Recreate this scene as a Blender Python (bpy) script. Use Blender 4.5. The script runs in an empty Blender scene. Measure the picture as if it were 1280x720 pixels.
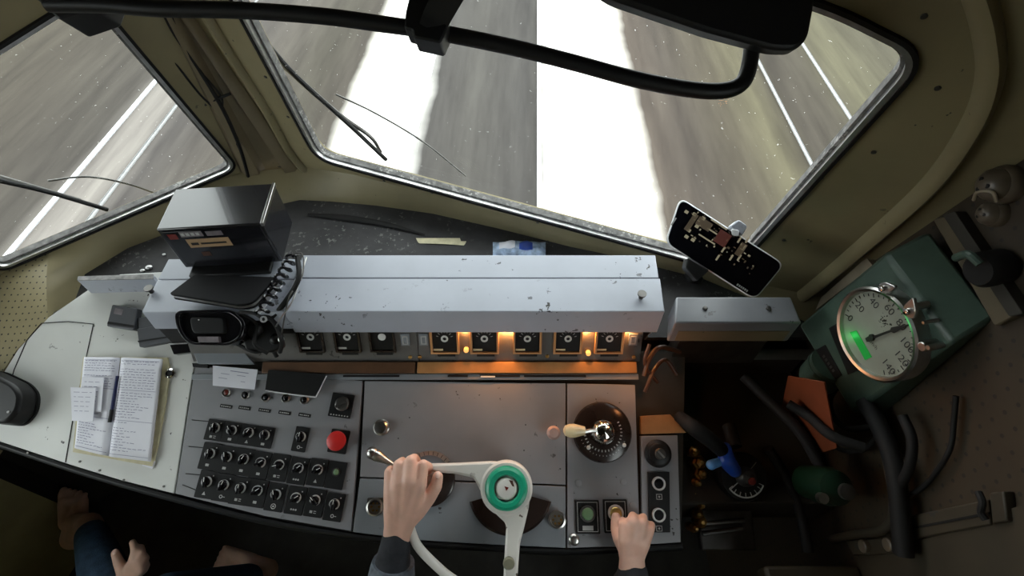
import bpy, bmesh, math, random
from mathutils import Vector, Quaternion, Matrix
random.seed(7)
SC = bpy.context.scene
COL = SC.collection
PI = math.pi
F = 640.0
PITCH = math.radians(52)
CP, SP = math.cos(PITCH), math.sin(PITCH)
CAM = Vector((0, 0, 1.75))

def V(*a): return Vector(a)
def ray(px, py):
    u = (px-640)/F; v = (360-py)/F
    return V(u, CP+v*SP, -SP+v*CP)
def at(px, py, t): return CAM + ray(px, py)*t
def atz(px, py, z):
    d = ray(px, py); return CAM + d*((z-CAM.z)/d.z)

class Fr:
    """an oriented surface: origin, two axes, normal"""
    def __init__(s, o, ex, ey):
        s.o = Vector(o); s.x = Vector(ex).normalized(); s.y = Vector(ey).normalized()
        s.z = s.x.cross(s.y).normalized(); s.y = s.z.cross(s.x).normalized()
    def w(s, x, y, z=0.0): return s.o + s.x*x + s.y*y + s.z*z
    def hit(s, px, py, h=0.0):
        d = ray(px, py); o = s.o + s.z*h
        t = (o-CAM).dot(s.z)/d.dot(s.z)
        p = CAM + d*t - s.o
        return (p.dot(s.x), p.dot(s.y))
    def pts(s, L, h=0.0): return [s.hit(a, b, h) for a, b in L]
    def wp(s, px, py, h=0.0):
        x, y = s.hit(px, py, h); return s.w(x, y, h)
    def sub(s, x, y, z=0.0, rot=0.0):
        c, q = math.cos(rot), math.sin(rot)
        return Fr(s.w(x, y, z), s.x*c+s.y*q, s.y*c-s.x*q)

WORLD = Fr((0, 0, 0), (1, 0, 0), (0, 1, 0))

def rpoly(P, r, n=5):
    """round the corners of a polygon"""
    out = []; N = len(P)
    rr = r if isinstance(r, (list, tuple)) else [r]*N
    for i in range(N):
        p = Vector(P[i]); a = Vector(P[i-1]); b = Vector(P[(i+1) % N])
        da = a-p; db = b-p
        k = min(rr[i], da.length*.45, db.length*.45)
        if k < 1e-6: out.append(tuple(p)); continue
        A = p+da.normalized()*k; B = p+db.normalized()*k
        for j in range(n+1):
            t = j/n
            q = A*(1-t)**2 + p*2*t*(1-t) + B*t*t
            out.append(tuple(q))
    return out
def rrect(x0, x1, y0, y1, r, n=5): return rpoly([(x0, y0), (x1, y0), (x1, y1), (x0, y1)], r, n)
def circ(cx, cy, r, n=24, ry=None): return [(cx+r*math.cos(2*PI*i/n), cy+(ry or r)*math.sin(2*PI*i/n)) for i in range(n)]

def smooth_path(P, n=6):
    P = [Vector(p) for p in P]
    if len(P) < 3: return P
    Q = [P[0]*2-P[1]]+P+[P[-1]*2-P[-2]]; out = []
    for i in range(1, len(Q)-2):
        a, b, c, d = Q[i-1], Q[i], Q[i+1], Q[i+2]
        for j in range(n):
            t = j/n
            out.append(.5*((2*b)+(c-a)*t+(2*a-5*b+4*c-d)*t*t+(3*b-a-3*c+d)*t**3))
    out.append(P[-1]); return out

class MB:
    def __init__(s): s.v = []; s.f = []
    def add(s, vs, fs):
        n = len(s.v); s.v += [Vector(v) for v in vs]; s.f += [tuple(i+n for i in f) for f in fs]; return s
    def prism(s, fr, P, z0, z1, inset=0.0):
        n = len(P)
        cx = sum(p[0] for p in P)/n; cy = sum(p[1] for p in P)/n
        k = 1-inset
        ar = sum(P[i-1][0]*P[i][1]-P[i][0]*P[i-1][1] for i in range(n))
        if ar < 0: P = P[::-1]
        b = [fr.w(p[0], p[1], z0) for p in P]; t = [fr.w(cx+(p[0]-cx)*k, cy+(p[1]-cy)*k, z1) for p in P]
        fs = [tuple(range(n-1, -1, -1)), tuple(range(n, 2*n))]
        fs += [(i, (i+1) % n, n+(i+1) % n, n+i) for i in range(n)]
        return s.add(b+t, fs)
    def box(s, fr, x0, x1, y0, y1, z0, z1): return s.prism(fr, [(x0, y0), (x1, y0), (x1, y1), (x0, y1)], z0, z1)
    def ring(s, fr, P, Q, z0, z1):
        """frame between outline P (outer) and Q (inner), same count"""
        n = len(P)
        A = [fr.w(p[0], p[1], z0) for p in P]+[fr.w(p[0], p[1], z1) for p in P]+[fr.w(p[0], p[1], z0) for p in Q]+[fr.w(p[0], p[1], z1) for p in Q]
        fs = []
        for i in range(n):
            j = (i+1) % n
            fs += [(i, j, n+j, n+i), (n+i, n+j, 3*n+j, 3*n+i), (3*n+i, 3*n+j, 2*n+j, 2*n+i), (2*n+i, 2*n+j, j, i)]
        return s.add(A, fs)
    def lathe(s, fr, cx, cy, prof, n=28, a0=0, a1=2*PI):
        full = abs(a1-a0-2*PI) < 1e-6; m = n if full else n+1
        vs = []; fs = []
        for r, z in prof:
            for i in range(m):
                a = a0+(a1-a0)*i/n
                vs.append(fr.w(cx+r*math.cos(a), cy+r*math.sin(a), z))
        for k in range(len(prof)-1):
            for i in range(n):
                j = (i+1) % m if full else i+1
                fs.append((k*m+i, k*m+j, (k+1)*m+j, (k+1)*m+i))
        if full:
            if prof[-1][0] > 1e-5: fs.append(tuple((len(prof)-1)*m+i for i in range(m)))
            if prof[0][0] > 1e-5: fs.append(tuple(reversed(range(m))))
        return s.add(vs, fs)
    def cyl(s, fr, cx, cy, r, z0, z1, n=24): return s.lathe(fr, cx, cy, [(r, z0), (r, z1)], n)
    def knob(s, fr, cx, cy, r, z0, h, n=24, b=.2):
        return s.lathe(fr, cx, cy, [(r, z0), (r, z0+h*(1-b)), (r*(1-b*.5), z0+h*(1-b*.3)), (r*(1-b*1.4), z0+h), (1e-6, z0+h)], n)
    def dome(s, fr, cx, cy, r, z0, h, n=24):
        return s.lathe(fr, cx, cy, [(r*math.cos(a), z0+h*math.sin(a)) for a in [PI/2*i/7 for i in range(7)]]+[(1e-6, z0+h)], n)
    def ball(s, c, r, n=16, sc=(1, 1, 1)):
        fr = Fr(c, (1, 0, 0), (0, 1, 0)); vs = []; fs = []; m = n//2
        for k in range(m+1):
            p = -PI/2+PI*k/m
            for i in range(n):
                a = 2*PI*i/n
                vs.append(Vector(c)+V(r*sc[0]*math.cos(p)*math.cos(a), r*sc[1]*math.cos(p)*math.sin(a), r*sc[2]*math.sin(p)))
        for k in range(m):
            for i in range(n):
                j = (i+1) % n; fs.append((k*n+i, k*n+j, (k+1)*n+j, (k+1)*n+i))
        return s.add(vs, fs)
    def tube(s, P, r, n=10, sm=5, flat=1.0, closed=False):
        R = r if isinstance(r, (list, tuple)) else None
        Q = smooth_path(P, sm) if sm > 1 else [Vector(p) for p in P]
        N = len(Q); vs = []; fs = []
        nrm = None
        for i, p in enumerate(Q):
            d = (Q[min(i+1, N-1)]-Q[max(i-1, 0)])
            if d.length < 1e-9: d = V(0, 0, 1)
            d.normalize()
            if nrm is None:
                nrm = d.cross(V(0, 0, 1) if abs(d.z) < .9 else V(1, 0, 0)).normalized()
            else:
                nrm = (nrm - d*nrm.dot(d)).normalized()
            b = d.cross(nrm)
            if R:
                x = i/(N-1)*(len(R)-1); k = min(int(x), len(R)-2); rr = R[k]+(R[k+1]-R[k])*(x-k)
            else: rr = r
            for j in range(n):
                a = 2*PI*j/n; vs.append(p+nrm*rr*math.cos(a)+b*rr*flat*math.sin(a))
        for i in range(N-1):
            for j in range(n):
                k = (j+1) % n; fs.append((i*n+j, i*n+k, (i+1)*n+k, (i+1)*n+j))
        fs.append(tuple(reversed(range(n)))); fs.append(tuple((N-1)*n+j for j in range(n)))
        return s.add(vs, fs)
    def capsule(s, a, b, ra, rb, n=14):
        """tapered limb segment with round ends"""
        a = Vector(a); b = Vector(b); d = b-a; L = d.length
        if L < 1e-6: return s.ball(a, ra, n)
        d.normalize(); x = d.cross(V(0, 0, 1) if abs(d.z) < .9 else V(1, 0, 0)).normalized()
        fr = Fr(a, x, d.cross(x))
        pr = [(max(1e-6, ra*math.cos(t)), ra*math.sin(t)) for t in [-PI/2+PI/2*i/5 for i in range(6)]]
        pr += [(max(1e-6, rb*math.cos(t)), L+rb*math.sin(t)) for t in [PI/2*i/5 for i in range(6)]]
        return s.lathe(fr, 0, 0, pr, n)
    def limb(s, P):
        """P: list of (point, radius)"""
        for (a, ra), (b, rb) in zip(P, P[1:]): s.capsule(a, b, ra, rb)
        return s
    def text(s, fr, x, y, z, body, size, rot=0.0, align='CENTER', sx=1.0):
        cu = bpy.data.curves.new('t', 'FONT'); cu.body = body; cu.size = size; cu.align_x = align; cu.align_y = 'CENTER'
        cu.resolution_u = 3
        o = bpy.data.objects.new('t', cu); me = bpy.data.meshes.new_from_object(o)
        g = fr.sub(x, y, z, rot)
        s.add([g.w(v.co.x*sx, v.co.y, 0) for v in me.vertices], [tuple(p.vertices) for p in me.polygons])
        bpy.data.objects.remove(o); bpy.data.curves.remove(cu); bpy.data.meshes.remove(me); return s
    def sheet(s, fn, nu, nv):
        vs = [fn(i/nu, j/nv) for j in range(nv+1) for i in range(nu+1)]
        return s.add(vs, [(j*(nu+1)+i, j*(nu+1)+i+1, (j+1)*(nu+1)+i+1, (j+1)*(nu+1)+i) for j in range(nv) for i in range(nu)])
    def build(s, name, mat, parent=None, bevel=0.0, smooth=35, solid=0.0, remesh=0.0, org=None, subd=0):
        if org is None:
            if parent is not None and parent.type == 'EMPTY': org = Vector(parent['_w'])
            else:
                lo = [min(v[i] for v in s.v) for i in range(3)]; hi = [max(v[i] for v in s.v) for i in range(3)]
                org = V((lo[0]+hi[0])/2, (lo[1]+hi[1])/2, lo[2])
        me = bpy.data.meshes.new(name)
        me.from_pydata([tuple(v-org) for v in s.v], [], s.f)
        bm = bmesh.new(); bm.from_mesh(me)
        bmesh.ops.remove_doubles(bm, verts=bm.verts, dist=1e-6)
        if solid == 0: bmesh.ops.recalc_face_normals(bm, faces=bm.faces)
        bm.to_mesh(me); bm.free()
        if smooth:
            for p in me.polygons: p.use_smooth = True
            me.set_sharp_from_angle(angle=math.radians(smooth))
        me.materials.append(mat)
        o = bpy.data.objects.new(name, me); COL.objects.link(o)
        o['_w'] = tuple(org)
        if parent is not None:
            o.parent = parent; o.location = org-Vector(parent['_w'])
        else: o.location = org
        if remesh:
            m = o.modifiers.new('r', 'REMESH'); m.mode = 'VOXEL'; m.voxel_size = remesh; m.use_smooth_shade = True
            m = o.modifiers.new('s', 'SMOOTH'); m.factor = .5; m.iterations = 3
        if solid:
            m = o.modifiers.new('s', 'SOLIDIFY'); m.thickness = solid; m.offset = -1
        if bevel:
            m = o.modifiers.new('b', 'BEVEL'); m.width = bevel; m.segments = 2; m.limit_method = 'ANGLE'; m.angle_limit = math.radians(40)
        if subd:
            m = o.modifiers.new('d', 'SUBSURF'); m.levels = subd; m.render_levels = subd
        return o

def pieces(mb, name, m, parent, bevel=0.0, smooth=35):
    """each separate island of the mesh becomes its own part"""
    n = len(mb.v); p = list(range(n))
    def fd(i):
        while p[i] != i: p[i] = p[p[i]]; i = p[i]
        return i
    for f in mb.f:
        for k in f[1:]: p[fd(k)] = fd(f[0])
    gr = {}
    for f in mb.f: gr.setdefault(fd(f[0]), []).append(f)
    out = []
    for r, fs in gr.items():
        ids = sorted({i for f in fs for i in f}); mp_ = {i: k for k, i in enumerate(ids)}
        q = MB(); q.v = [mb.v[i] for i in ids]; q.f = [tuple(mp_[i] for i in f) for f in fs]
        out.append(q.build(name, m, parent, bevel=bevel, smooth=smooth))
    return out

def tag(o, label=None, cat=None, group=None, kind=None):
    if label: o['label'] = label
    if cat: o['category'] = cat
    if group: o['group'] = group
    if kind: o['kind'] = kind
    return o
def thing(name, loc, label, cat, group=None):
    o = bpy.data.objects.new(name, None); COL.objects.link(o); o.empty_display_size = .02
    o.location = loc; o['_w'] = tuple(loc); return tag(o, label, cat, group)
def copy_tree(o, parent, off):
    c = o.copy(); COL.objects.link(c); c.parent = parent; c.location = Vector(o.location)+off
    c['_w'] = tuple(Vector(o['_w'])+off)
    for ch in list(o.children): copy_tree(ch, c, V(0, 0, 0))
    return c

# ------------------------------------------------------------ materials
def nodes(name):
    m = bpy.data.materials.new(name); m.use_nodes = True
    nt = m.node_tree; b = nt.nodes['Principled BSDF']; return m, nt, b
def L(nt, a, b): nt.links.new(a, b)
def rgb(c): return (c[0], c[1], c[2], 1)
def noise(nt, scale, detail=3, vec=None, rough=.55):
    n = nt.nodes.new('ShaderNodeTexNoise'); n.inputs['Scale'].default_value = scale; n.inputs['Detail'].default_value = detail
    n.inputs['Roughness'].default_value = rough
    if vec is None:
        tc = nt.nodes.new('ShaderNodeTexCoord'); vec = tc.outputs['Object']
    L(nt, vec, n.inputs['Vector']); return n
def ramp(nt, fac, stops):
    r = nt.nodes.new('ShaderNodeValToRGB'); L(nt, fac, r.inputs['Fac'])
    e = r.color_ramp.elements
    while len(e) < len(stops): e.new(.5)
    for i, (p, c) in enumerate(stops): e[i].position = p; e[i].color = rgb(c) if len(c) == 3 else c
    return r
def mix(nt, fac, a, b):
    m = nt.nodes.new('ShaderNodeMix'); m.data_type = 'RGBA'
    if hasattr(fac, 'links'): L(nt, fac, m.inputs[0])
    else: m.inputs[0].default_value = fac
    for s, x in ((m.inputs[6], a), (m.inputs[7], b)):
        if hasattr(x, 'links'): L(nt, x, s)
        else: s.default_value = rgb(x)
    return m.outputs[2]
def mat(name, c, rough=.5, metal=0.0, mott=.12, mscale=14, chip=None, chipc=(.03, .028, .025), chscale=60, bump=0.0, bscale=120, emit=None, es=1.0, spec=.5, sss=0.0, coat=0.0):
    m, nt, b = nodes(name)
    b.inputs['Roughness'].default_value = rough; b.inputs['Metallic'].default_value = metal
    b.inputs['Specular IOR Level'].default_value = spec; b.inputs['Coat Weight'].default_value = coat
    col = c
    if mott:
        n = noise(nt, mscale, 4)
        r = ramp(nt, n.outputs['Fac'], [(.3, tuple(x*(1-mott) for x in c)), (.7, tuple(min(1, x*(1+mott)) for x in c))])
        col = r.outputs['Color']
    if chip:
        n2 = noise(nt, chscale, 3, rough=.7)
        r2 = ramp(nt, n2.outputs['Fac'], [(chip, (0, 0, 0)), (min(1, chip+.02), (1, 1, 1))])
        n3 = noise(nt, 7, 2); r3 = ramp(nt, n3.outputs['Fac'], [(.48, (0, 0, 0)), (.58, (1, 1, 1))])
        mm = nt.nodes.new('ShaderNodeMath'); mm.operation = 'MULTIPLY'; L(nt, r2.outputs['Color'], mm.inputs[0]); L(nt, r3.outputs['Color'], mm.inputs[1])
        col = mix(nt, mm.outputs[0], col, chipc)
    if hasattr(col, 'links'): L(nt, col, b.inputs['Base Color'])
    else: b.inputs['Base Color'].default_value = rgb(col)
    if bump:
        n4 = noise(nt, bscale, 3); bp = nt.nodes.new('ShaderNodeBump'); bp.inputs['Strength'].default_value = bump
        bp.inputs['Distance'].default_value = .002
        L(nt, n4.outputs['Fac'], bp.inputs['Height']); L(nt, bp.outputs['Normal'], b.inputs['Normal'])
    if emit: b.inputs['Emission Color'].default_value = rgb(emit); b.inputs['Emission Strength'].default_value = es
    if sss: b.inputs['Subsurface Weight'].default_value = sss; b.inputs['Subsurface Radius'].default_value = (.01, .004, .002)
    return m

def perforated(name, c, ax, pitch=.021, r=.13, off=(0, 0)):
    """painted sheet with a grid of small round holes; ax = which two object axes carry the grid"""
    m, nt, b = nodes(name); b.inputs['Roughness'].default_value = .55
    tc = nt.nodes.new('ShaderNodeTexCoord'); sp = nt.nodes.new('ShaderNodeSeparateXYZ'); L(nt, tc.outputs['Object'], sp.inputs[0])
    cb = nt.nodes.new('ShaderNodeCombineXYZ')
    for k, a in enumerate(ax): L(nt, sp.outputs['XYZ'.index(a)], cb.inputs[k])
    mp = nt.nodes.new('ShaderNodeMapping'); mp.inputs['Scale'].default_value = (1/pitch, 1/pitch, 1); mp.inputs['Rotation'].default_value = (0, 0, math.radians(0))
    L(nt, cb.outputs[0], mp.inputs[0])
    fr = nt.nodes.new('ShaderNodeVectorMath'); fr.operation = 'FRACTION'; L(nt, mp.outputs[0], fr.inputs[0])
    su = nt.nodes.new('ShaderNodeVectorMath'); su.operation = 'SUBTRACT'; L(nt, fr.outputs[0], su.inputs[0]); su.inputs[1].default_value = (.5, .5, 0)
    ml = nt.nodes.new('ShaderNodeVectorMath'); ml.operation = 'MULTIPLY'; L(nt, su.outputs[0], ml.inputs[0]); ml.inputs[1].default_value = (1, 1, 0)
    ln = nt.nodes.new('ShaderNodeVectorMath'); ln.operation = 'LENGTH'; L(nt, ml.outputs[0], ln.inputs[0])
    lt = nt.nodes.new('ShaderNodeMath'); lt.operation = 'LESS_THAN'; L(nt, ln.outputs['Value'], lt.inputs[0]); lt.inputs[1].default_value = r
    n = noise(nt, 9, 4); rr = ramp(nt, n.outputs['Fac'], [(.3, tuple(x*.8 for x in c)), (.7, tuple(x*1.15 for x in c))])
    L(nt, mix(nt, lt.outputs[0], rr.outputs['Color'], (.012, .011, .008)), b.inputs['Base Color'])
    return m

M = {}
M['desk'] = mat('light_grey_desk_paint', (.58, .585, .56), .42, mott=.06, mscale=8, chip=.66, chscale=45)
M['panel'] = mat('grey_panel_paint', (.235, .235, .25), .42, mott=.09, mscale=9, chip=.66, chscale=50)
M['panel2'] = mat('blue_grey_panel_paint', (.20, .215, .235), .4, mott=.1, mscale=8, chip=.67, chscale=40)
M['hood'] = mat('silver_grey_hood_paint', (.37, .39, .445), .36, mott=.06, mscale=10, chip=.63, chscale=55)
M['cream'] = mat('olive_cream_wall_paint', (.235, .197, .108), .5, mott=.14, mscale=7, chip=.68, chscale=35)
M['creamd'] = mat('brownish_cream_trim_paint', (.17, .135, .08), .5, mott=.14, mscale=8, chip=.66, chscale=40)
M['perfR'] = perforated('perforated_shaded_tan_panel', (.036, .025, .014), 'YZ')  # shade on the right wall is put into this very dark tan
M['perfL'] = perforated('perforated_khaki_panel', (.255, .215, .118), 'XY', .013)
M['khaki'] = mat('khaki_lower_wall_paint', (.30, .265, .13), .6)
M['back'] = mat('khaki_rear_wall_bounce', (.36, .32, .18), .6)  # unseen rear wall, made lighter to bounce daylight forward
M['black'] = mat('black_plastic', (.009, .009, .0095), .45, mott=.2, spec=.3)
M['plate'] = mat('matt_black_switch_plate', (.007, .007, .0075), .55, mott=.2, spec=.25)
M['bright'] = mat('bright_plated_ring', (.55, .55, .54), .3, metal=.3, mott=0)
M['blackg'] = mat('glossy_black_plastic', (.008, .008, .010), .15, mott=0)
M['bakelite'] = mat('dark_brown_bakelite', (.020, .013, .011), .22, mott=.2)
M['rubber'] = mat('black_rubber', (.012, .0115, .0115), .65, mott=.2, spec=.2)
M['felt'] = mat('dark_grey_dusty_felt', (.036, .035, .036), .85, mott=.35, mscale=11, chip=.6, chipc=(.13, .13, .12), chscale=80, bump=.5, bscale=60)
M['steel'] = mat('worn_steel', (.50, .49, .47), .28, metal=1, mott=.2, mscale=40)
M['chrome'] = mat('chrome', (.75, .73, .70), .10, metal=1, mott=0)
M['darksteel'] = mat('dark_metal', (.10, .095, .09), .4, metal=.8, mott=.3, mscale=30)
M['brass'] = mat('brass', (.50, .30, .10), .35, metal=1, mott=.35, mscale=50)
M['alu'] = mat('aluminium_window_strip', (.66, .66, .66), .35, metal=.9, mott=.2, mscale=60)
M['gasket'] = mat('grey_cracked_sealant', (.16, .155, .15), .7, mott=.5, mscale=70, chip=.55, chipc=(.4, .39, .37), chscale=90)
M['white'] = mat('worn_white_enamel', (.66, .63, .58), .33, mott=.08, mscale=12, chip=.60, chscale=38, chipc=(.10, .07, .05))
M['mark'] = mat('white_marking', (.62, .62, .60), .6, mott=0)
M['markd'] = mat('dull_white_marking', (.40, .40, .39), .6, mott=0)
M['green'] = mat('bright_green_ring_plastic', (.012, .30, .17), .3, mott=.05)
M['hammer'] = mat('grey_green_enamel', (.048, .078, .060), .42, mott=.15, mscale=20, bump=.3, bscale=90)
M['ivory'] = mat('lamplit_ivory_bar', (.72, .58, .34), .3, mott=.12, mscale=30)
M['pink'] = mat('pinkish_metal_knob', (.50, .34, .30), .35, metal=.4, mott=.1)
M['red'] = mat('red_plastic', (.55, .018, .015), .4, mott=.05)
M['redlens'] = mat('dark_red_lens', (.14, .02, .015), .2, mott=0)
M['btngreen'] = mat('dull_green_button', (.12, .22, .11), .4, mott=.1)
M['gold'] = mat('gold_button', (.55, .40, .14), .3, metal=.8, mott=.1)
M['paper'] = mat('white_paper', (.72, .72, .78), .7, mott=.03)
M['paper2'] = mat('cream_page_edges', (.55, .50, .33), .7, mott=.15, mscale=60)
M['ink'] = mat('pale_ink', (.28, .28, .38), .7, mott=0)
M['pen'] = mat('blue_black_pen', (.02, .025, .09), .3, mott=0)
M['folder'] = mat('dark_grey_vinyl', (.055, .058, .065), .45, mott=.15)
M['sticker'] = mat('tan_sticker', (.34, .22, .12), .5, mott=.1)
M['stickerg'] = mat('grey_sticker', (.14, .12, .13), .5, mott=.3, mscale=60)
M['dial'] = mat('aged_dial_face', (.24, .25, .205), .45, mott=.10, mscale=18)
M['dialmark'] = mat('dial_black_print', (.012, .012, .012), .5, mott=0)
M['lcd'] = mat('green_lit_window', (.01, .10, .02), .4, mott=0, emit=(.03, .9, .12), es=.16)
M['amber'] = mat('lamplit_gauge_frame', (.50, .25, .10), .4, mott=.1)  # lamp glow on the lit gauge frames is put into this amber
M['iplate'] = mat('hood_shaded_instrument_plate', (.105, .10, .095), .4, mott=.15, mscale=20, chip=.62, chscale=60)  # shade of the hood overhang is put into this darker grey
M['strip'] = mat('tan_lamplit_strip', (.38, .19, .07), .45, mott=.2, mscale=25)  # right ledge length and bracket: lamp orange put into the tan
M['orange'] = mat('painted_orange_glow', (.16, .04, .015), .5, mott=.2)  # orange lamp light on the wall, put into the colour
M['blue'] = mat('blue_enamel', (.015, .055, .32), .35, mott=.15)
M['coil'] = mat('dark_amber_insulation', (.05, .020, .008), .4, mott=.3, mscale=40)
M['ceramic'] = mat('ivory_ceramic', (.30, .25, .18), .35, mott=.15, mscale=30)
M['ceramicd'] = mat('brown_ceramic', (.10, .078, .055), .4, mott=.25, mscale=30)
M['skin'] = mat('skin', (.68, .405, .31), .48, mott=.10, mscale=35, sss=.12)
M['skin2'] = mat('skin_of_passenger', (.66, .41, .30), .5, mott=.12, mscale=30, sss=.1)
M['nail'] = mat('nail', (.78, .54, .46), .3, mott=0)
M['sleeve'] = mat('black_sleeve_cloth', (.018, .019, .024), .9, mott=.3, mscale=60, bump=.5, bscale=200)
M['denim'] = mat('blue_denim', (.035, .075, .13), .85, mott=.3, mscale=50, bump=.6, bscale=300)
M['denimc'] = mat('grey_blue_cuff', (.10, .115, .14), .85, mott=.4, mscale=90)
M['hair'] = mat('dark_hair', (.02, .015, .01), .6)
M['floor'] = mat('dark_cab_floor', (.04, .037, .033), .7, mott=.3)
M['board'] = mat('tan_board', (.085, .066, .038), .6, mott=.2)
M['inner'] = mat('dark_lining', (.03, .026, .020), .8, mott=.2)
M['bag'] = mat('pale_blue_plastic_wrapper', (.35, .45, .60), .2, mott=.6, mscale=60, coat=.5)
M['screen'] = mat('phone_screen_black', (.004, .004, .006), .12, mott=0)
M['ui'] = mat('lit_screen_text', (.1, .09, .06), .4, mott=0, emit=(.85, .75, .50), es=.20)
M['uid'] = mat('dim_lit_screen_area', (.05, .04, .03), .4, mott=0, emit=(.45, .32, .18), es=.07)
M['uir'] = mat('reddish_lit_screen_area', (.05, .02, .02), .4, mott=0, emit=(.5, .12, .08), es=.07)
M['phonew'] = mat('white_phone_edge', (.75, .76, .78), .25, mott=0)
M['railm'] = mat('polished_rail_steel', (.62, .63, .66), .30, metal=.5, mott=.05)
M['raild'] = mat('pale_dull_rail_steel', (.34, .34, .34), .4, metal=.3, mott=.1)
M['snow'] = mat('bright_snow', (.95, .92, .86), .9, mott=.02)
M['lamp'] = mat('warm_instrument_lamp', (.8, .5, .2), .4, mott=0, emit=(1, .45, .10), es=.9)
M['satin'] = mat('satin_black_case', (.012, .012, .014), .22, mott=.1, spec=.6, coat=.3)
M['leather'] = mat('black_leather', (.008, .008, .009), .65, mott=.2, spec=.12)
M['jbox'] = mat('mid_grey_box_paint', (.16, .165, .18), .4, mott=.1, chip=.64)
M['strip_shaded'] = mat('hood_shaded_strip', (.10, .05, .025), .4, mott=.2, mscale=25)  # left ledge length: shade under the hood put into a darker brown
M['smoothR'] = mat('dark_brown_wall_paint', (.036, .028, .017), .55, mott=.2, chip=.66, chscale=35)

def glass(name, tint=(.93, .95, .93)):
    m = bpy.data.materials.new(name); m.use_nodes = True; nt = m.node_tree; nt.nodes.clear()
    out = nt.nodes.new('ShaderNodeOutputMaterial'); tr = nt.nodes.new('ShaderNodeBsdfTransparent'); tr.inputs[0].default_value = rgb(tint)
    gl = nt.nodes.new('ShaderNodeBsdfGlossy'); gl.inputs['Roughness'].default_value = 0
    m1 = nt.nodes.new('ShaderNodeMixShader'); fz = nt.nodes.new('ShaderNodeFresnel'); fz.inputs[0].default_value = 1.06
    L(nt, fz.outputs[0], m1.inputs[0]); L(nt, tr.outputs[0], m1.inputs[1]); L(nt, gl.outputs[0], m1.inputs[2])
    df = nt.nodes.new('ShaderNodeBsdfTranslucent'); df.inputs[0].default_value = (1, 1, .97, 1)
    n = noise(nt, 170, 2, rough=.6); r = ramp(nt, n.outputs['Fac'], [(.73, (0, 0, 0)), (.765, (1, 1, 1))])
    n2 = noise(nt, 5, 4); r2 = ramp(nt, n2.outputs['Fac'], [(.35, (0, 0, 0)), (.75, (.6, .6, .6))])
    mm = nt.nodes.new('ShaderNodeMath'); mm.operation = 'MULTIPLY'; L(nt, r.outputs['Color'], mm.inputs[0]); L(nt, r2.outputs['Color'], mm.inputs[1])
    ad = nt.nodes.new('ShaderNodeMath'); ad.operation = 'ADD'; ad.use_clamp = True
    n3 = noise(nt, 3, 5, rough=.65); r3 = ramp(nt, n3.outputs['Fac'], [(.3, (0, 0, 0)), (.75, (0, 0, 0))])
    L(nt, mm.outputs[0], ad.inputs[0]); L(nt, r3.outputs['Color'], ad.inputs[1])
    m2 = nt.nodes.new('ShaderNodeMixShader'); L(nt, ad.outputs[0], m2.inputs[0]); L(nt, m1.outputs[0], m2.inputs[1]); L(nt, df.outputs[0], m2.inputs[2])
    L(nt, m2.outputs[0], out.inputs[0]); return m
M['glass'] = glass('dusty_window_glass')
# ------------------------------------------------------------ the cab shell
ZC = CAM.z
def panel(name, fr, outer, hole, m, th=.025, kind='structure', parent=None):
    bm = bmesh.new()
    def loop(P):
        vs = [bm.verts.new(fr.w(p[0], p[1], 0)) for p in P]
        return [bm.edges.new((vs[i], vs[(i+1) % len(vs)])) for i in range(len(vs))]
    es = loop(outer)
    if hole: es += loop(hole)
    bmesh.ops.triangle_fill(bm, use_beauty=True, use_dissolve=False, edges=es)
    bm.normal_update()
    for f in bm.faces:
        if f.normal.dot(fr.z) < 0: f.normal_flip()
    mb = MB(); bm.verts.index_update()
    mb.add([v.co.copy() for v in bm.verts], [tuple(v.index for v in f.verts) for f in bm.faces]); bm.free()
    return tag(mb.build(name, m, parent, solid=th, smooth=0), kind=kind)

K = .25
W = Fr((-.41, .95, ZC-.766), (.942, -.335, 0), (0, 0, 1)); W.y = V(-.335*K, -.942*K, 1).normalized(); W.z = W.x.cross(W.y).normalized()
LW = Fr((-.647, .939, ZC-.766), (.777, .629, 0), (0, 0, 1)); LW.y = V(.629*K, -.777*K, 1).normalized(); LW.z = LW.x.cross(LW.y).normalized()
TOP = .95

# main window outline on its plane
bl = W.hit(398, 197); br = W.hit(914, 338); tr = W.hit(1153, 70); t2 = W.hit(1010, -2)
tl0 = W.hit(316, 40)
d = ((tl0[0]-bl[0])/(tl0[1]-bl[1])); tl = (bl[0]+d*(t2[1]-bl[1]), t2[1]+.01)
WIN1 = rpoly([bl, br, tr, t2, tl], [.045, .03, .035, .3, .05], 8)
xl = W.hit(374, 205)[0]
xr = (.6-W.o.x)/W.x.x
wr_lo = -.10
def wx_at(y, X=.6):  # in-plane x where the windscreen plane meets X=.6
    return (X-W.o.x-W.y.x*y)/W.x.x
outer = [(xl, -.10), (wx_at(-.10), -.10), (wx_at(TOP), TOP), (xl, TOP)]
panel('wall_front_right', W, outer, WIN1, M['cream'])
def scale_out(P, k):
    """offset a polygon outwards by k metres"""
    n = len(P); out = []
    ar = sum(P[i-1][0]*P[i][1]-P[i][0]*P[i-1][1] for i in range(n)); sg = 1 if ar > 0 else -1
    for i in range(n):
        a = Vector(P[i-1]); p = Vector(P[i]); b = Vector(P[(i+1) % n])
        d1 = (p-a).normalized(); d2 = (b-p).normalized()
        n1 = Vector((d1.y, -d1.x)); n2 = Vector((d2.y, -d2.x)); nn = (n1+n2)
        nn = nn.normalized() if nn.length > 1e-6 else n1
        out.append(tuple(p+nn*sg*k/max(.5, nn.dot(n1))))
    return out
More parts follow.
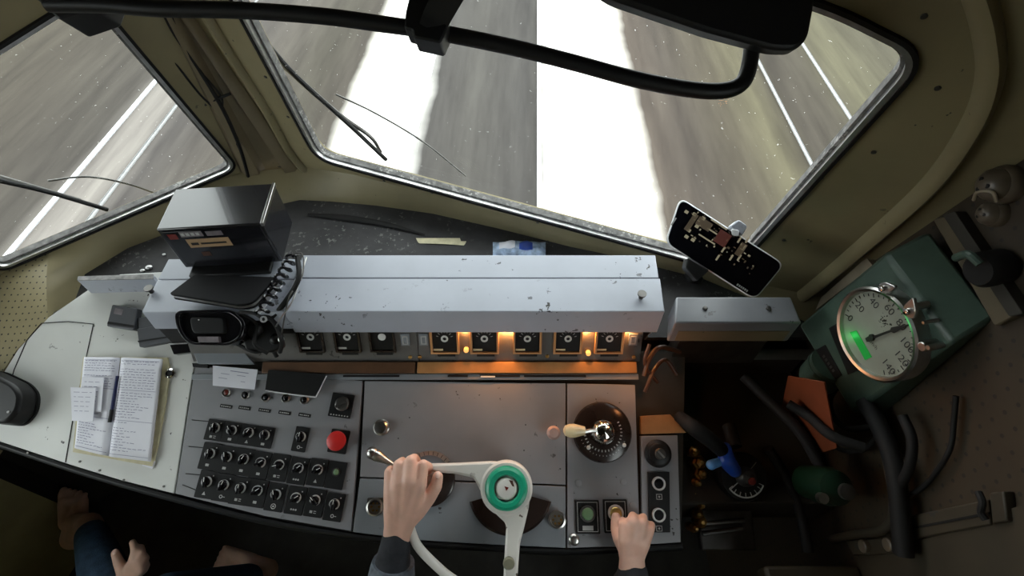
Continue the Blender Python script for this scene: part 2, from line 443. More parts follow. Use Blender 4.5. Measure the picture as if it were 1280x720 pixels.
def window(name, fr, P, strips):
    pane = MB().prism(fr, P, -.022, -.018).build(name, M['glass'], smooth=0); tag(pane, kind='structure')
    g = MB().ring(fr, scale_out(P, .002), scale_out(P, -.008), -.017, -.004).build('window_gasket', M['gasket'], pane, smooth=50)
    a = MB().ring(fr, scale_out(P, .004), scale_out(P, -.0035), -.004, .004).build('window_strip', strips, pane, smooth=50)
    b = MB().ring(fr, scale_out(P, .008), scale_out(P, .003), .0, .006).build('window_seal', M['rubber'], pane, smooth=50)
    return pane
window('window_1', W, WIN1, M['alu'])
# left window
a = LW.hit(294, 209); b2 = LW.hit(133, 20); c = LW.hit(72, 14); dd = LW.hit(0, 60); e = LW.hit(4, 334)
sl = (dd[1]-c[1])/(dd[0]-c[0]); topx = .0
rt = (a[0]+(b2[0]-a[0])*(c[1]+.012-a[1])/(b2[1]-a[1]), c[1]+.012)
WIN2 = rpoly([e, a, rt, (dd[0]-.25, dd[1]+(-.25)*sl), (dd[0]-.26, e[1]+.03)], [.02, .03, .03, .05, .05], 6)
sL = .018
panel('wall_front_left', LW, [(-.84, -.10), (sL, -.10), (sL, TOP), (-.84, TOP)], WIN2, M['cream'])
window('window_2', LW, WIN2, M['alu'])

# corner post between the two windscreens
def post_row(y, out=0.0):
    A = LW.w(sL, y); B = W.w(xl, y); n = (LW.z+W.z).normalized()
    return [A, A.lerp(B, .12)+n*.012, A.lerp(B, .30)+n*.010, A.lerp(B, .38)-n*.012, A.lerp(B, .66)-n*.012, A.lerp(B, .74)+n*.016, A.lerp(B, .9)+n*.014, B]
mb = MB(); rows = [post_row(y) for y in [-.08+i*.0525 for i in range(21)]]
mb.add([p for r in rows for p in r], [(i*8+j, i*8+j+1, (i+1)*8+j+1, (i+1)*8+j) for i in range(20) for j in range(7)])
tag(mb.build('pillar_front', M['creamd'], smooth=50), kind='structure')
# pressed ribs round the main window
def rib(name, P, r, m, fl=.55, h=.0):
    return tag(MB().tube([W.wp(x, y, h) for x, y in P], r, 12, 6, fl).build(name, m), kind='structure')
rib('trim_1', [(948, 405), (1010, 360), (1090, 292), (1165, 222), (1215, 150), (1236, 90), (1232, 30), (1215, -30)], .020, M['cream'], .6, -.004)
rib('trim_2', [(238, -20), (285, 60), (330, 130), (372, 200), (420, 232), (500, 248)], .017, M['cream'], .6, -.002)
# window surround screws
scr = MB()
for x, y in [(332, 96), (360, 146), (391, 190), (480, 226), (540, 241), (605, 258), (672, 278), (1027, 222), (980, 300), (1092, 190), (1155, 20), (1172, 110)]:
    scr.knob(W, *W.hit(x, y), .0032, 0, .0015, 10)
for s1 in pieces(scr, 'trim_3', M['darksteel'], None): tag(s1, kind='structure')

# lower front wall: between the sills and the shelf / desk
DESK = Fr(CAM+V(0, .322, -.891), (1, 0, 0), (0, .927, .375))
SHZ = ZC-.84
cols = []
for (tx, ty), (bx, by), k in [((-140, 410), (-130, 620), 'D'), ((-60, 372), (-60, 530), 'D'), ((-10, 348), (-5, 478), 'D'), ((20, 334), (20, 438), 'D'), ((60, 316), (60, 398), 'D')]:
    t = LW.wp(tx, ty); b = DESK.wp(bx, by); cols.append((t, b))
c2 = []
for (tx, ty), (bx, by), f in [((60, 316), (60, 398), 'D'), ((118, 291), (106, 343), LW), ((160, 272), (160, 310), LW), ((200, 254), (208, 292), LW), ((245, 234), (260, 277), LW), ((300, 216), (320, 262), LW), ((340, 207), (375, 250), None), ((378, 208), (415, 252), W), ((440, 218), (470, 257), W), ((520, 238), (540, 267), W),
                              ((600, 259), (620, 285), W), ((700, 286), (715, 309), W), ((790, 310), (800, 326), W), ((860, 328), (870, 345), W), ((925, 350), (935, 372), W)]:
    if f is None: t = LW.wp(300, 216).lerp(W.wp(378, 208), .5)
    elif f == 'D': t = LW.wp(tx, ty)
    else: t = f.wp(tx, ty)
    b = DESK.wp(bx, by) if f == 'D' else atz(bx, by, SHZ)
    c2.append((t, b))
def loft(name, cols, m):
    mb = MB(); rows = [0, .33, .66, 1]
    for (t, b) in cols:
        for r in rows:
            bul = math.sin(r*PI)*.006
            mb.v.append(t.lerp(b, r)+V(0, -1, 0)*bul)
        mb.v.append(b-V(0, 0, .12))
    n = 5
    for i in range(len(cols)-1):
        for j in range(n-1): mb.f.append((i*n+j, (i+1)*n+j, (i+1)*n+j+1, i*n+j+1))
    return tag(mb.build(name, m, smooth=60), kind='structure')
loft('wall_front_left_lower', cols, M['perfL'])
c2.append((W.w(wx_at(-.03), -.03), V(.6, .56, SHZ)))
loft('wall_front_lower', c2, M['cream'])

# shelf behind the hoods
P = [(b.x, b.y+.01) for t, b in c2[1:-1]]
sh = [(-.93, .56)]+P+[(.6, .60), (.6, .535), (-.93, .535)]
tag(MB().prism(Fr((0, 0, SHZ), (1, 0, 0), (0, 1, 0)), [(x, y) for x, y in sh], -.01, 0).build('dashboard_shelf', M['felt'], smooth=0),
    'dusty dark felt shelf running under the windscreen behind the instrument hood', 'shelf')

# other walls
XR = .6
def quad(name, P, m, kind='structure', th=0):
    return tag(MB().add(P, [tuple(range(len(P)))]).build(name, m, smooth=0), kind=kind)
yW = lambda z: (W.w(wx_at((z-W.o.z)/W.y.z), (z-W.o.z)/W.y.z)).y
zt = W.w(0, TOP).z
RWP = Fr((XR, 0, 0), (0, -1, 0), (0, 0, 1))
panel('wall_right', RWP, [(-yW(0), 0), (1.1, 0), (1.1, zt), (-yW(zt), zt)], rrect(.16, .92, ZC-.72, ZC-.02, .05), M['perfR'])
pn = MB().prism(RWP, rrect(.16, .92, ZC-.72, ZC-.02, .05), -.018, -.014).build('added_window_4', M['glass'], smooth=0); tag(pn, kind='structure')  # out of view, added so daylight reaches the left side and hands
lc = LW.w(-.84, -.03); lt = LW.w(-.84, TOP)
B0 = V(-1.62, -1.1, 0)
WL = Fr((lc.x, lc.y, 0), (B0.x-lc.x, B0.y-lc.y, 0), (0, 0, 1)); 
Lw = (V(B0.x, B0.y, 0)-V(lc.x, lc.y, 0)).length
WL.z = -WL.z if WL.z.x < 0 else WL.z
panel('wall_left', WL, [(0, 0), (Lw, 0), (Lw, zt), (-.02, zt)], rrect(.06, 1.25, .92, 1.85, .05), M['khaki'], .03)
pn = MB().prism(WL, rrect(.06, 1.25, .92, 1.85, .05), -.018, -.014).build('unseen_window_3', M['glass'], smooth=0); tag(pn, kind='structure')  # out of view, added and enlarged to let daylight onto desk and passenger
quad('wall_left_corner', [lc, lt, V(WL.w(-.02, zt).x, WL.w(-.02, zt).y, zt), WL.w(0, lc.z), ], M['khaki'])
quad('wall_back', [V(-1.62, -1.1, 0), V(XR, -1.1, 0), V(XR, -1.1, zt), V(-1.62, -1.1, zt)], M['back'])
quad('ceiling', [V(-1.75, -1.1, zt), V(XR, -1.1, zt), V(XR, 1.1, zt), V(-1.75, 1.1, zt)], M['inner'])
quad('floor', [V(-1.75, -1.1, 0), V(XR, -1.1, 0), V(XR, 1.1, 0), V(-1.75, 1.1, 0)], M['floor'])
# bulkhead below the desk
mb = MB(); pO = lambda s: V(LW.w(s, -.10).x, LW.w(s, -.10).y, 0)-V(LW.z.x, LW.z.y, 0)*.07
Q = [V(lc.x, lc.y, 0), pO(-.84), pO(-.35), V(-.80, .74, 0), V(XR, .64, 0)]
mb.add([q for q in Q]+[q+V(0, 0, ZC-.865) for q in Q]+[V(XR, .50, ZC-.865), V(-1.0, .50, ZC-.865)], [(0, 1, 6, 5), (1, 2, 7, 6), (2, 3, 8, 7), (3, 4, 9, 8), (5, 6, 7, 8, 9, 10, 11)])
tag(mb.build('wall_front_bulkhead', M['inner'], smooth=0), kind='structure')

# ------------------------------------------------------------ outside
ang = math.atan2(.05, 1.625)
E = Fr((.155, 0, ZC-3.93), (math.cos(ang), -math.sin(ang), 0), (math.sin(ang), math.cos(ang), 0))
m, nt, b = nodes('gritty_trackbed'); b.inputs['Roughness'].default_value = .95; b.inputs['Specular IOR Level'].default_value = .1
tc = nt.nodes.new('ShaderNodeTexCoord'); mp = nt.nodes.new('ShaderNodeMapping'); mp.inputs['Rotation'].default_value = (0, 0, ang)
L(nt, tc.outputs['Object'], mp.inputs[0])
sp = nt.nodes.new('ShaderNodeSeparateXYZ'); L(nt, mp.outputs[0], sp.inputs[0])
mr = nt.nodes.new('ShaderNodeMapRange'); mr.inputs[1].default_value = -20; mr.inputs[2].default_value = 20; L(nt, sp.outputs['X'], mr.inputs[0])
wb = noise(nt, 1.1, 3, mp.outputs[0]); wv = nt.nodes.new('ShaderNodeMath'); wv.operation = 'MULTIPLY_ADD'; wv.inputs[1].default_value = .004; L(nt, wb.outputs['Fac'], wv.inputs[0]); 
L(nt, mr.outputs[0], wv.inputs[2])
sb = nt.nodes.new('ShaderNodeMath'); sb.operation = 'SUBTRACT'; L(nt, wv.outputs[0], sb.inputs[0]); sb.inputs[1].default_value = .002
X = lambda x: (x+20)/40
grd = [(-20, (.20, .19, .16)), (-9.5, (.17, .16, .13)), (-7.2, (.14, .13, .115)), (-5.6, (.13, .125, .12)), (-5.3, (.46, .45, .45)), (-4.95, (.42, .41, .41)), (-4.7, (.15, .145, .15)), (-3.9, (.20, .19, .18)), (-3.2, (.135, .13, .115)), (-2.62, (.15, .14, .13)), (-2.40, (.92, .88, .80)),
       (-1.60, (.95, .92, .86)), (-1.52, (.14, .14, .145)), (-.9, (.165, .165, .165)), (-.10, (.13, .13, .135)), (.02, (.16, .16, .16)), (.10, (.12, .12, .12)), (.15, (.95, .91, .84)), (1.12, (.95, .90, .82)), (1.38, (.19, .165, .15)), (1.9, (.145, .13, .12)), (2.5, (.17, .155, .125)), (2.95, (.235, .225, .16)), (3.35, (.12, .11, .10)),
       (3.9, (.15, .14, .12)), (4.4, (.24, .235, .17)), (5.2, (.17, .165, .13)), (6.2, (.24, .235, .19)), (20, (.22, .21, .17))]
grd1 = [g for g in grd if g[0] <= 0.02]; grd2 = [g for g in grd if g[0] >= 0.02]
grd = [(x, tuple(k*.36*f for k, f in zip(c, (1.12, 1.04, .94))) if c[0] < .5 else c) for x, c in grd]
grd1 = [g for g in grd if g[0] <= 0.02]; grd2 = [g for g in grd if g[0] >= 0.02]
r1 = ramp(nt, sb.outputs[0], [(X(x), c) for x, c in grd1]); r2 = ramp(nt, sb.outputs[0], [(X(x), c) for x, c in grd2])
gt = nt.nodes.new('ShaderNodeMath'); gt.operation = 'GREATER_THAN'; gt.inputs[1].default_value = X(.02); L(nt, sb.outputs[0], gt.inputs[0])
base = mix(nt, gt.outputs[0], r1.outputs['Color'], r2.outputs['Color'])
mp2 = nt.nodes.new('ShaderNodeMapping'); mp2.inputs['Rotation'].default_value = (0, 0, 0); mp2.inputs['Scale'].default_value = (1, .10, 1); L(nt, mp.outputs[0], mp2.inputs[0])
n1 = noise(nt, 5, 5, mp2.outputs[0], .6); q1 = ramp(nt, n1.outputs['Fac'], [(.28, (.58, .57, .58)), (.72, (1.0, 1.0, 1.0))])
mu = nt.nodes.new('ShaderNodeMix'); mu.data_type = 'RGBA'; mu.blend_type = 'MULTIPLY'; mu.inputs[0].default_value = 1
L(nt, base, mu.inputs[6]); L(nt, q1.outputs['Color'], mu.inputs[7]); L(nt, mu.outputs[2], b.inputs['Base Color'])
g = MB().add([E.w(-60, -30), E.w(60, -30), E.w(60, 90), E.w(-60, 90)], [(0, 1, 2, 3)]).build('ground', m, smooth=0, org=V(*E.o)); tag(g, kind='structure')
def rail(xs, w, hh, m, label, gp=None):
    P = [(xs-w/2-.01, 0), (xs+w/2+.01, 0), (xs+w/2+.01, .015), (xs+.012, .03), (xs+.012, hh-.03), (xs+w/2, hh-.02), (xs+w/2, hh), (xs-w/2, hh), (xs-w/2, hh-.02), (xs-.012, hh-.03), (xs-.012, .03), (xs-w/2-.01, .015)]
    fr = Fr(E.w(0, -10), E.x, V(0, 0, 1))
    t = MB().prism(fr, P, -80, 10).build('rail', m, smooth=0, org=E.w(xs, 0)); tag(t, label, 'rail', gp)
rail(-1.575, .07, .06, M['railm'], 'bright steel rail at left edge of the grey strip, seen through main windscreen', 'rails of the track ahead')
rail(.02, .035, .06, M['railm'], 'thin straight rail right beside the widest white snow band', 'rails of the track ahead')
rail(-5.42, .035, .03, M['railm'], 'bright rail crossing the left window, further of its two rails', 'rails of the side tracks')
rail(-4.86, .014, .02, M['raild'], 'faint thin rail crossing left window nearer the corner post', 'rails of the side tracks')
rail(3.28, .018, .02, M['raild'], 'thin rail at right of windscreen, nearer the black mirror arm', 'rails of the side tracks')
rail(4.1, .022, .02, M['raild'], 'pale rail nearest the right edge of the main windscreen', 'rails of the side tracks')
def snowbank(x0, x1, label):
    def fn(u, v):
        wob = .02*math.sin(v*37+x0*3)+.015*math.sin(v*91)
        return E.w(x0+(x1-x0)*u+wob*(u-.5)*(1 if abs(x0) > .5 else .3), -6+v*60, .045*math.sin(PI*u)**.5-.002)
    tag(MB().sheet(fn, 10, 120).build('snow_bank', M['snow'], org=E.w(0, 0)), label, 'snow', None, 'stuff')
snowbank(-2.36, -1.66, 'bright snow band left of the grey track strip')
snowbank(.15, 1.10, 'widest bright snow band right of the thin middle rail')

# wipers outside the glass
def wiper(fr, arm, blade, rod, la, nm='windscreen_wiper'):
    p0 = fr.wp(*arm[0], -.05)
    t = thing(nm, p0, la, 'wiper', 'windscreen wipers')
    MB().tube([fr.wp(x, y, -.045) for x, y in arm], [.006, .005, .0035], 8).build('wiper_arm', M['darksteel'], t)
    mb = MB().tube([fr.wp(x, y, -.032) for x, y in blade], .0045, 8)
    mb.build('wiper_blade', M['rubber'], t)
    MB().tube([fr.wp(x, y, -.05) for x, y in rod], .002, 6).build('wiper_rod', M['darksteel'], t)
wiper(W, [(318, 35), (345, 72), (420, 140), (462, 170), (476, 190)], [(330, 50), (370, 95), (430, 150), (483, 200)], [(420, 118), (470, 142), (530, 178), (582, 220)],
      'thin black wiper hanging across the main windscreen')
wiper(LW, [(-60, 205), (0, 222), (50, 236), (100, 250)], [(-60, 212), (0, 226), (60, 240), (134, 262)], [(60, 226), (110, 221), (160, 230), (198, 243)],
      'thin black wiper lying across the left window')
# ------------------------------------------------------------ desk
DP = DESK.pts
def dprism(px, m, name, parent=None, h=0.0, th=.012, bevel=.001, rnd=0):
    P = DP(px, h)
    if rnd: P = rpoly(P, rnd, 5)
    return MB().prism(DESK, P, h-th, h).build(name, m, parent, bevel=bevel, smooth=30)
SG = .0011  # half width of the seams
# left table
o = thing('desk_table', DESK.wp(120, 500, -.02), 'pale grey desk top on the left, carrying the open logbook', 'desk')
dprism([(-150, 600), (-60, 560), (-20, 487), (3, 468), (23, 436), (60, 397), (112, 361), (150, 343), (235, 340), (262, 440), (241, 458), (217, 618), (150, 600), (88, 578), (0, 551), (-80, 523)][2:] if False else
       [(-150, 540), (-60, 540), (-18, 487), (3, 468), (23, 436), (60, 397), (112, 361), (150, 343), (240, 338), (300, 400), (300, 450), (242, 457), (217, 617), (150, 600), (88, 581), (0, 552), (-150, 500)], M['desk'], 'table_top', o)
mb = MB()
sm = [DESK.w(*DESK.hit(x, y), .0003) for x, y in [(82, 578), (92, 520), (105, 460), (117, 405), (85, 402), (52, 404), (34, 425), (18, 462), (10, 490)]]
mb.tube(sm, .0009, 6, 1); mb.build('seam_line', M['black'], o)
lid = MB()
for x, y in [(100, 577), (125, 588), (155, 600), (205, 608), (35, 566)]: lid.cyl(DESK, *DESK.hit(x, y), .002, 0, .0012, 10)
pieces(lid, 'screw', M['darksteel'], o)
# dark edge strip following the front of the desk
edge = [(-60, 532), (0, 552), (88, 582), (150, 601), (218, 620), (330, 648), (440, 667), (520, 676), (600, 681), (708, 686), (852, 680)]
mb = MB(); mb.tube([DESK.wp(x, y+3, -.008) for x, y in edge], .006, 10, 4, 1.3)
mb.build('desk_edge_strip', M['black'], o)
# small round button on the table
b = MB().lathe(DESK, *DESK.hit(214, 467), [(.009, 0), (.009, .005), (.006, .007), (.0055, .004)], 20).build('push_button', M['chrome'], o)
MB().cyl(DESK, *DESK.hit(214, 467), .0055, .001, .005, 16).build('button_cap', M['black'], b)

# switch panel
sw = thing('switch_console', DESK.wp(340, 560, -.02), 'grey panel of black rotary switches with one red mushroom button', 'control panel')
dprism([(244, 457), (310, 462), (453, 476), (439, 664), (330, 645), (219, 617)], M['panel'], 'panel_plate', sw)
mb = MB()
for a, b in [((240, 525), (262, 527)), ((236, 558), (258, 560)), ((232, 592), (254, 594)), ((228, 606), (246, 613))]:
    mb.tube([DESK.wp(*a, .0003), DESK.wp(*b, .0003)], .0007, 6, 1)
pieces(mb, 'seam_line', M['black'], sw)
ROT = Fr(DESK.w(0, 0), DESK.x, DESK.y)
# the slightly tilted grid of the switches
gx = (V(*DESK.hit(421, 590), 0)-V(*DESK.hit(262, 567), 0)).normalized()
GR = Fr(DESK.o, DESK.x*gx.x+DESK.y*gx.y, DESK.y*gx.x-DESK.x*gx.y)
def place_fr(px, py, rot=0): 
    x, y = DESK.hit(px, py); f = Fr(DESK.w(x, y, 0), GR.x, GR.y); return f.sub(0, 0, 0, rot)
proto_sw = {}
def rot_switch(px, py, w, h, ang, glyph, dot=True):
    """square plate, round knob with a pointer ridge, ring and a small white sign below"""
    f = place_fr(px, py)
    key = (w, h)
    plate = MB().prism(f, rrect(-w/2, w/2, -h*.60, h*.40, .0015, 3), 0, .003).build('rotary_switch', M['plate'], sw, bevel=.0005)
    rg = MB().lathe(f, 0, 0, [(.0088, .003), (.0088, .0055), (.0072, .006), (.0068, .003)], 22, math.radians(-60), math.radians(200)).build('dial_ring', M['markd'], plate)
    kb = MB()
    kb.knob(f, 0, 0, .0068, .003, .008, 18); g = f.sub(0, 0, 0, ang)
    kb.prism(g, rrect(-.0022, .0022, -.0085, .0085, .001, 3), .003, .0135)
    k = kb.build('knob', M['blackg'], plate, bevel=.0004)
    MB().prism(g, [(-.0005, .001), (.0005, .001), (.0005, .008), (-.0005, .008)], .0135, .0138).build('pointer_line', M['mark'], k)
    mk = MB(); yy = -h*.42
    if glyph == 0: mk.prism(f, [(-.003, yy-.002), (.003, yy-.002), (.003, yy+.002), (-.003, yy+.002)], .003, .0033)
    elif glyph == 1: mk.ring(f, circ(0, yy, .003, 14), circ(0, yy, .0018, 14), .003, .0033); mk.box(f, .0035, .007, yy-.0005, yy+.0005, .003, .0033)
    elif glyph == 2: mk.prism(f, [(-.003, yy-.0025), (.003, yy-.0025), (0, yy+.003)], .003, .0033)
    elif glyph == 3: mk.box(f, -.0055, -.001, yy-.002, yy+.002, .003, .0033); mk.box(f, .001, .0055, yy-.002, yy-.001, .003, .0033); mk.box(f, .001, .0055, yy+.001, yy+.002, .003, .0033)
    elif glyph == 4:
        for q in (-.004, 0, .004): mk.cyl(f, q, yy, .0016, .003, .0033, 8)
    else: mk.ring(f, circ(0, yy, .0045, 14), circ(0, yy, .0034, 14), .003, .0033); mk.cyl(f, 0, yy, .0015, .003, .0033, 8)
    if dot: mk.cyl(f, .0085, .002+h*.2, .0011, .003, .0034, 8)
    mk.build('switch_sign', M['markd'], plate)
    return plate
up = [(264, 567), (285, 571), (306, 574), (327, 578), (350, 581), (374, 585), (398, 587), (421, 590)]
lo = [(260, 602), (281, 606), (302, 610), (323, 613), (346, 618), (371, 622), (395, 625), (419, 630)]
bw = (V(*DESK.hit(421, 590), 0)-V(*DESK.hit(264, 567), 0)).length/7
hh = (V(*DESK.hit(327, 578), 0)-V(*DESK.hit(323, 613), 0)).length
A = [(0, 0), (.3, 0), (-.4, 0), (-.9, 0), (1.9, 3), (-.8, 4), (-1, 2), (0, 0)]
Bv = [(.2, 2), (-.3, 1), (0, 3), (-.85, 0), (.4, 5), (-.9, 4), (.9, 3), (0, 1)]
for i, (p, (an, gl)) in enumerate(zip(up, A)):
    if i == 7:
        f = place_fr(*p); pl = MB().prism(f, rrect(-bw/2+.0003, bw/2-.0003, -hh*.60, hh*.38, .0015, 3), 0, .003).build('indicator_lamp', M['plate'], sw)
        MB().dome(f, 0, 0, .0055, .003, .004, 16).build('green_lens', M['btngreen'], pl)
        MB().ring(f, circ(0, 0, .0072, 18), circ(0, 0, .0056, 18), .003, .0045).build('lamp_ring', M['darksteel'], pl)
    else: rot_switch(*p, bw-.0006, hh-.001, an, gl)
for p, (an, gl) in zip(lo, Bv): rot_switch(*p, bw-.0006, hh-.001, an, gl)
for i, p in enumerate([(270, 535), (291, 538), (312, 541), (332, 544)]): rot_switch(*p, bw-.0015, .036, [0, .6, -.5, 0][i], [3, 0, 2, 0][i])
rot_switch(377, 546, .025, .042, 0, 1, False)
# red mushroom
f = place_fr(424, 551)
pl = MB().prism(f, rrect(-.0165, .0165, -.021, .019, .002, 3), 0, .003).build('emergency_button', M['plate'], sw, bevel=.0005)
MB().lathe(f, 0, 0, [(.006, .003), (.006, .010), (.0150, .012), (.0170, .015), (.0160, .019), (.010, .0215), (1e-6, .022)], 28).build('mushroom_cap', M['red'], pl)
# indicator lamps row
for i, (x, y) in enumerate([(284, 491), (308, 494), (333, 497), (358, 498), (381, 500)]):
    f = place_fr(x, y)
    rg = MB().lathe(f, 0, 0, [(.0078, 0), (.0078, .004), (.0062, .006), (.0055, .003)], 20).build('indicator_lamp', M['steel'], sw)
    MB().dome(f, 0, 0, .0056, .002, .003, 16).build('lamp_lens', M['redlens'] if i == 0 else M['blackg'], rg)
for i, (x, y) in enumerate([(283, 508), (306, 510), (331, 513), (356, 516), (381, 519)]):
    f = place_fr(x, y); pl = MB().prism(f, rrect(-.011, .011, -.003, .003, .0005, 2), 0, .001).build('name_plate', M['black'], sw)
    mk = MB()
    for k in range(5): mk.box(f, -.009+k*.0037, -.0068+k*.0037+random.random()*.001, -.001, .0008, .001, .0012)
    mk.build('plate_lettering', M['markd'], pl)
# panel knob top right
f = place_fr(429, 505)
pl = MB().prism(f, rrect(-.022, .018, -.024, .018, .002, 3), 0, .003).build('selector_switch', M['plate'], sw)
k = MB().knob(f, 0, 0, .0125, .003, .007, 24); k.prism(f.sub(0, 0, 0, -.9), rrect(-.0025, .0025, -.011, .011, .001), .009, .0125)
k.build('knob', M['darksteel'], pl)
mk = MB()
for q in range(7): mk.box(f, -.018+q*.005, -.0155+q*.005, -.0215, -.0195, .003, .0033)
mk.build('plate_lettering', M['markd'], pl)
# sheet of paper on the panel and a wire tray beside it
P = DP([(266, 457), (322, 462), (318, 487), (266, 482)], .004)
pp = MB().prism(DESK, P, .0035, .0042).build('paper_tag', M['paper'], smooth=0, bevel=0); tag(pp, 'small white printed slip lying above the row of indicator lamps', 'paper')
mk = MB(); ff = Fr(DESK.wp(294, 472, .0042), GR.x, GR.y)
mk.box(ff, -.012, .022, .010, .0115, 0, .0003); mk.box(ff, -.028, -.012, .0035, .0045, 0, .0003); mk.box(ff, .002, .018, .004, .005, 0, .0003); mk.box(ff, -.03, -.014, -.0045, -.0035, 0, .0003); mk.box(ff, .012, .02, -.006, -.005, 0, .0003)
mk.build('printed_lines', M['ink'], pp, smooth=0)
t = thing('wire_tray', DESK.wp(368, 482, 0), 'shallow black tray edged with silver wire, right of the white slip', 'tray')
P = DP([(335, 462), (408, 468), (396, 495), (331, 489)], .014)
MB().prism(DESK, rpoly(P, .004), .012, .0135).build('tray_plate', M['black'], t)
MB().tube([DESK.wp(x, y, .014) for x, y in [(332, 488), (350, 491), (390, 496), (396, 494), (408, 470)]], .0011, 8, 3).build('tray_wire', M['phonew'], t)
mb = MB()
for x, y in [(340, 466), (400, 470), (390, 490), (337, 486)]: mb.cyl(DESK, *DESK.hit(x, y, .01), .0015, 0, .012, 8)
pieces(mb, 'tray_stud', M['darksteel'], t)

# centre panel
cp = thing('centre_console', DESK.wp(575, 570, -.02), 'wide plain grey desk panel beneath the white controller wheel', 'control panel')
dprism([(456, 476), (707, 479), (707, 606), (450, 596)], M['panel'], 'upper_plate', cp)
dprism([(450, 598), (707, 608), (707, 685), (600, 680), (520, 675), (441, 665)], M['panel2'], 'lower_plate', cp)
def stud(px, py, r, h, m, par, nm='fixing_knob', dome=True):
    x, y = DESK.hit(px, py, h*.5); mb = MB(); mb.lathe(DESK, x, y, [(r*1.15, 0), (r*1.15, .002), (r, .003), (r, h*.7), (r*.8, h*.93), (r*.4, h), (1e-6, h)], 20)
    return mb.build(nm, m, par)
stud(476, 534, .0125, .012, M['steel'], cp)
def socket(px, py, par):
    x, y = DESK.hit(px, py); rg = MB().lathe(DESK, x, y, [(.0145, 0), (.0145, .010), (.0115, .011), (.0105, .004), (1e-6, .004)], 14).build('key_socket', M['steel'], par)
    mb = MB()
    for k in range(6): a = k*PI/3; mb.cyl(DESK, x+.0065*math.cos(a), y+.0065*math.sin(a), .0018, .004, .0065, 8)
    pieces(mb, 'socket_pin', M['brass'], rg); return rg
socket(470, 633, cp); socket(696, 649, cp)
mb = MB().prism(DESK, rrect(*[DESK.hit(462, 600)[0], DESK.hit(482, 600)[0], DESK.hit(470, 630)[1], DESK.hit(470, 622)[1]], .002), 0, .006); mb.build('socket_hinge', M['darksteel'], cp)
sc = MB()
for x, y in [(512, 522), (657, 531), (655, 563), (498, 548)]: sc.cyl(DESK, *DESK.hit(x, y), .0012, 0, .0005, 8)
pieces(sc, 'screw_hole', M['black'], cp)

# brake panel (right) with dial valve
bp = thing('brake_console', DESK.wp(752, 580, -.02), 'grey panel under the round black brake dial with two square push buttons', 'control panel')
dprism([(709, 479), (794, 481), (800, 683), (709, 685)], M['panel'], 'panel_plate', bp)
mb = MB()
for x, y in [(723, 604), (779, 602), (792, 632)]:
    mb.lathe(DESK, *DESK.hit(x, y), [(.0058, 0), (.0058, .0015), (.0045, .002), (1e-6, .002)], 16)
pieces(mb, 'screw', M['panel'], bp)
stud(718, 675, .008, .006, M['steel'], bp)
def push(px, py, m, w=.041, h=.053, sign=True, r=.0098):
    x, y = DESK.hit(px, py); f = Fr(DESK.w(x, y), DESK.x, DESK.y)
    pl = MB().prism(f, rrect(-w/2, w/2, -h*.54, h*.46, .002, 3), 0, .004).build('push_button', M['plate'], bp, bevel=.0005)
    MB().ring(f, circ(0, .003, r*1.35, 24), circ(0, .003, r*1.04, 24), .004, .008).build('button_ring', M['darksteel'] if sign else M['bright'], pl)
    MB().knob(f, 0, .003, r, .004, .007, 24).build('button_cap', m, pl)
    mk = MB()
    if sign: mk.box(f, -.009, .009, -h*.44, -h*.30, .004, .0043)
    fr_ = [(-w*.42, -h*.48), (w*.42, -h*.48), (w*.42, h*.40), (-w*.42, h*.40)]; mk.ring(f, fr_, [(a*.96, b*.97) for a, b in fr_], .004, .0044)
    mk.build('button_sign', M['markd'], pl); return pl
push(734, 644, M['btngreen']); push(769, 643, M['gold'], sign=False)
# round dial valve
f0 = DESK.hit(753, 540, .012); f = Fr(DESK.w(f0[0], f0[1], 0), DESK.x, DESK.y)
bv = thing('brake_valve', f.w(0, 0, 0), 'round black brake dial with chrome dome and short ivory handle', 'brake valve')
MB().lathe(f, 0, 0, [(.050, 0), (.052, .010), (.050, .014), (.046, .016), (.030, .018), (1e-6, .018)], 40).build('dial_body', M['bakelite'], bv)
ds = MB()
for k in range(22):
    a = math.radians(-190+k*10.5); r = .032
    ds.box(f.sub(r*math.cos(a), r*math.sin(a), .0176, a), -.0018, .0018, -.0009, .0009, 0, .0005)
for k in range(17):
    a = math.radians(-160+k*8.5); r = .040
    ds.box(f.sub(r*math.cos(a), r*math.sin(a), .0166, a), -.001, .001, -.0004, .0004, 0, .0005)
ds.build('dial_marks', M['markd'], bv)
ds = MB(); ds.dome(f, -.026, -.026, .0038, .017, .002, 12); ds.dome(f, .036, -.022, .0038, .016, .002, 12); pieces(ds, 'dial_screw', M['mark'], bv)
MB().lathe(f, 0, 0, [(.022, .018), (.021, .022), (.0175, .030), (.011, .036), (1e-6, .038)], 28).build('centre_dome', M['chrome'], bv)
hd = MB(); hd.tube([f.w(0, 0, .030), f.w(-.022, .002, .032), f.w(-.034, .0, .034)], .0035, 10); st = hd.build('handle_stem', M['steel'], bv)
q = f.w(-.052, .002, .036)
mb = MB(); mb.lathe(Fr(q+f.x*.018, f.y, f.z), 0, 0, [(1e-6, -.001), (.007, .0), (.0085, .006), (.0115, .018), (.0115, .026), (.0085, .034), (.003, .037), (1e-6, .037)], 20)
mb.v = [v for v in mb.v]
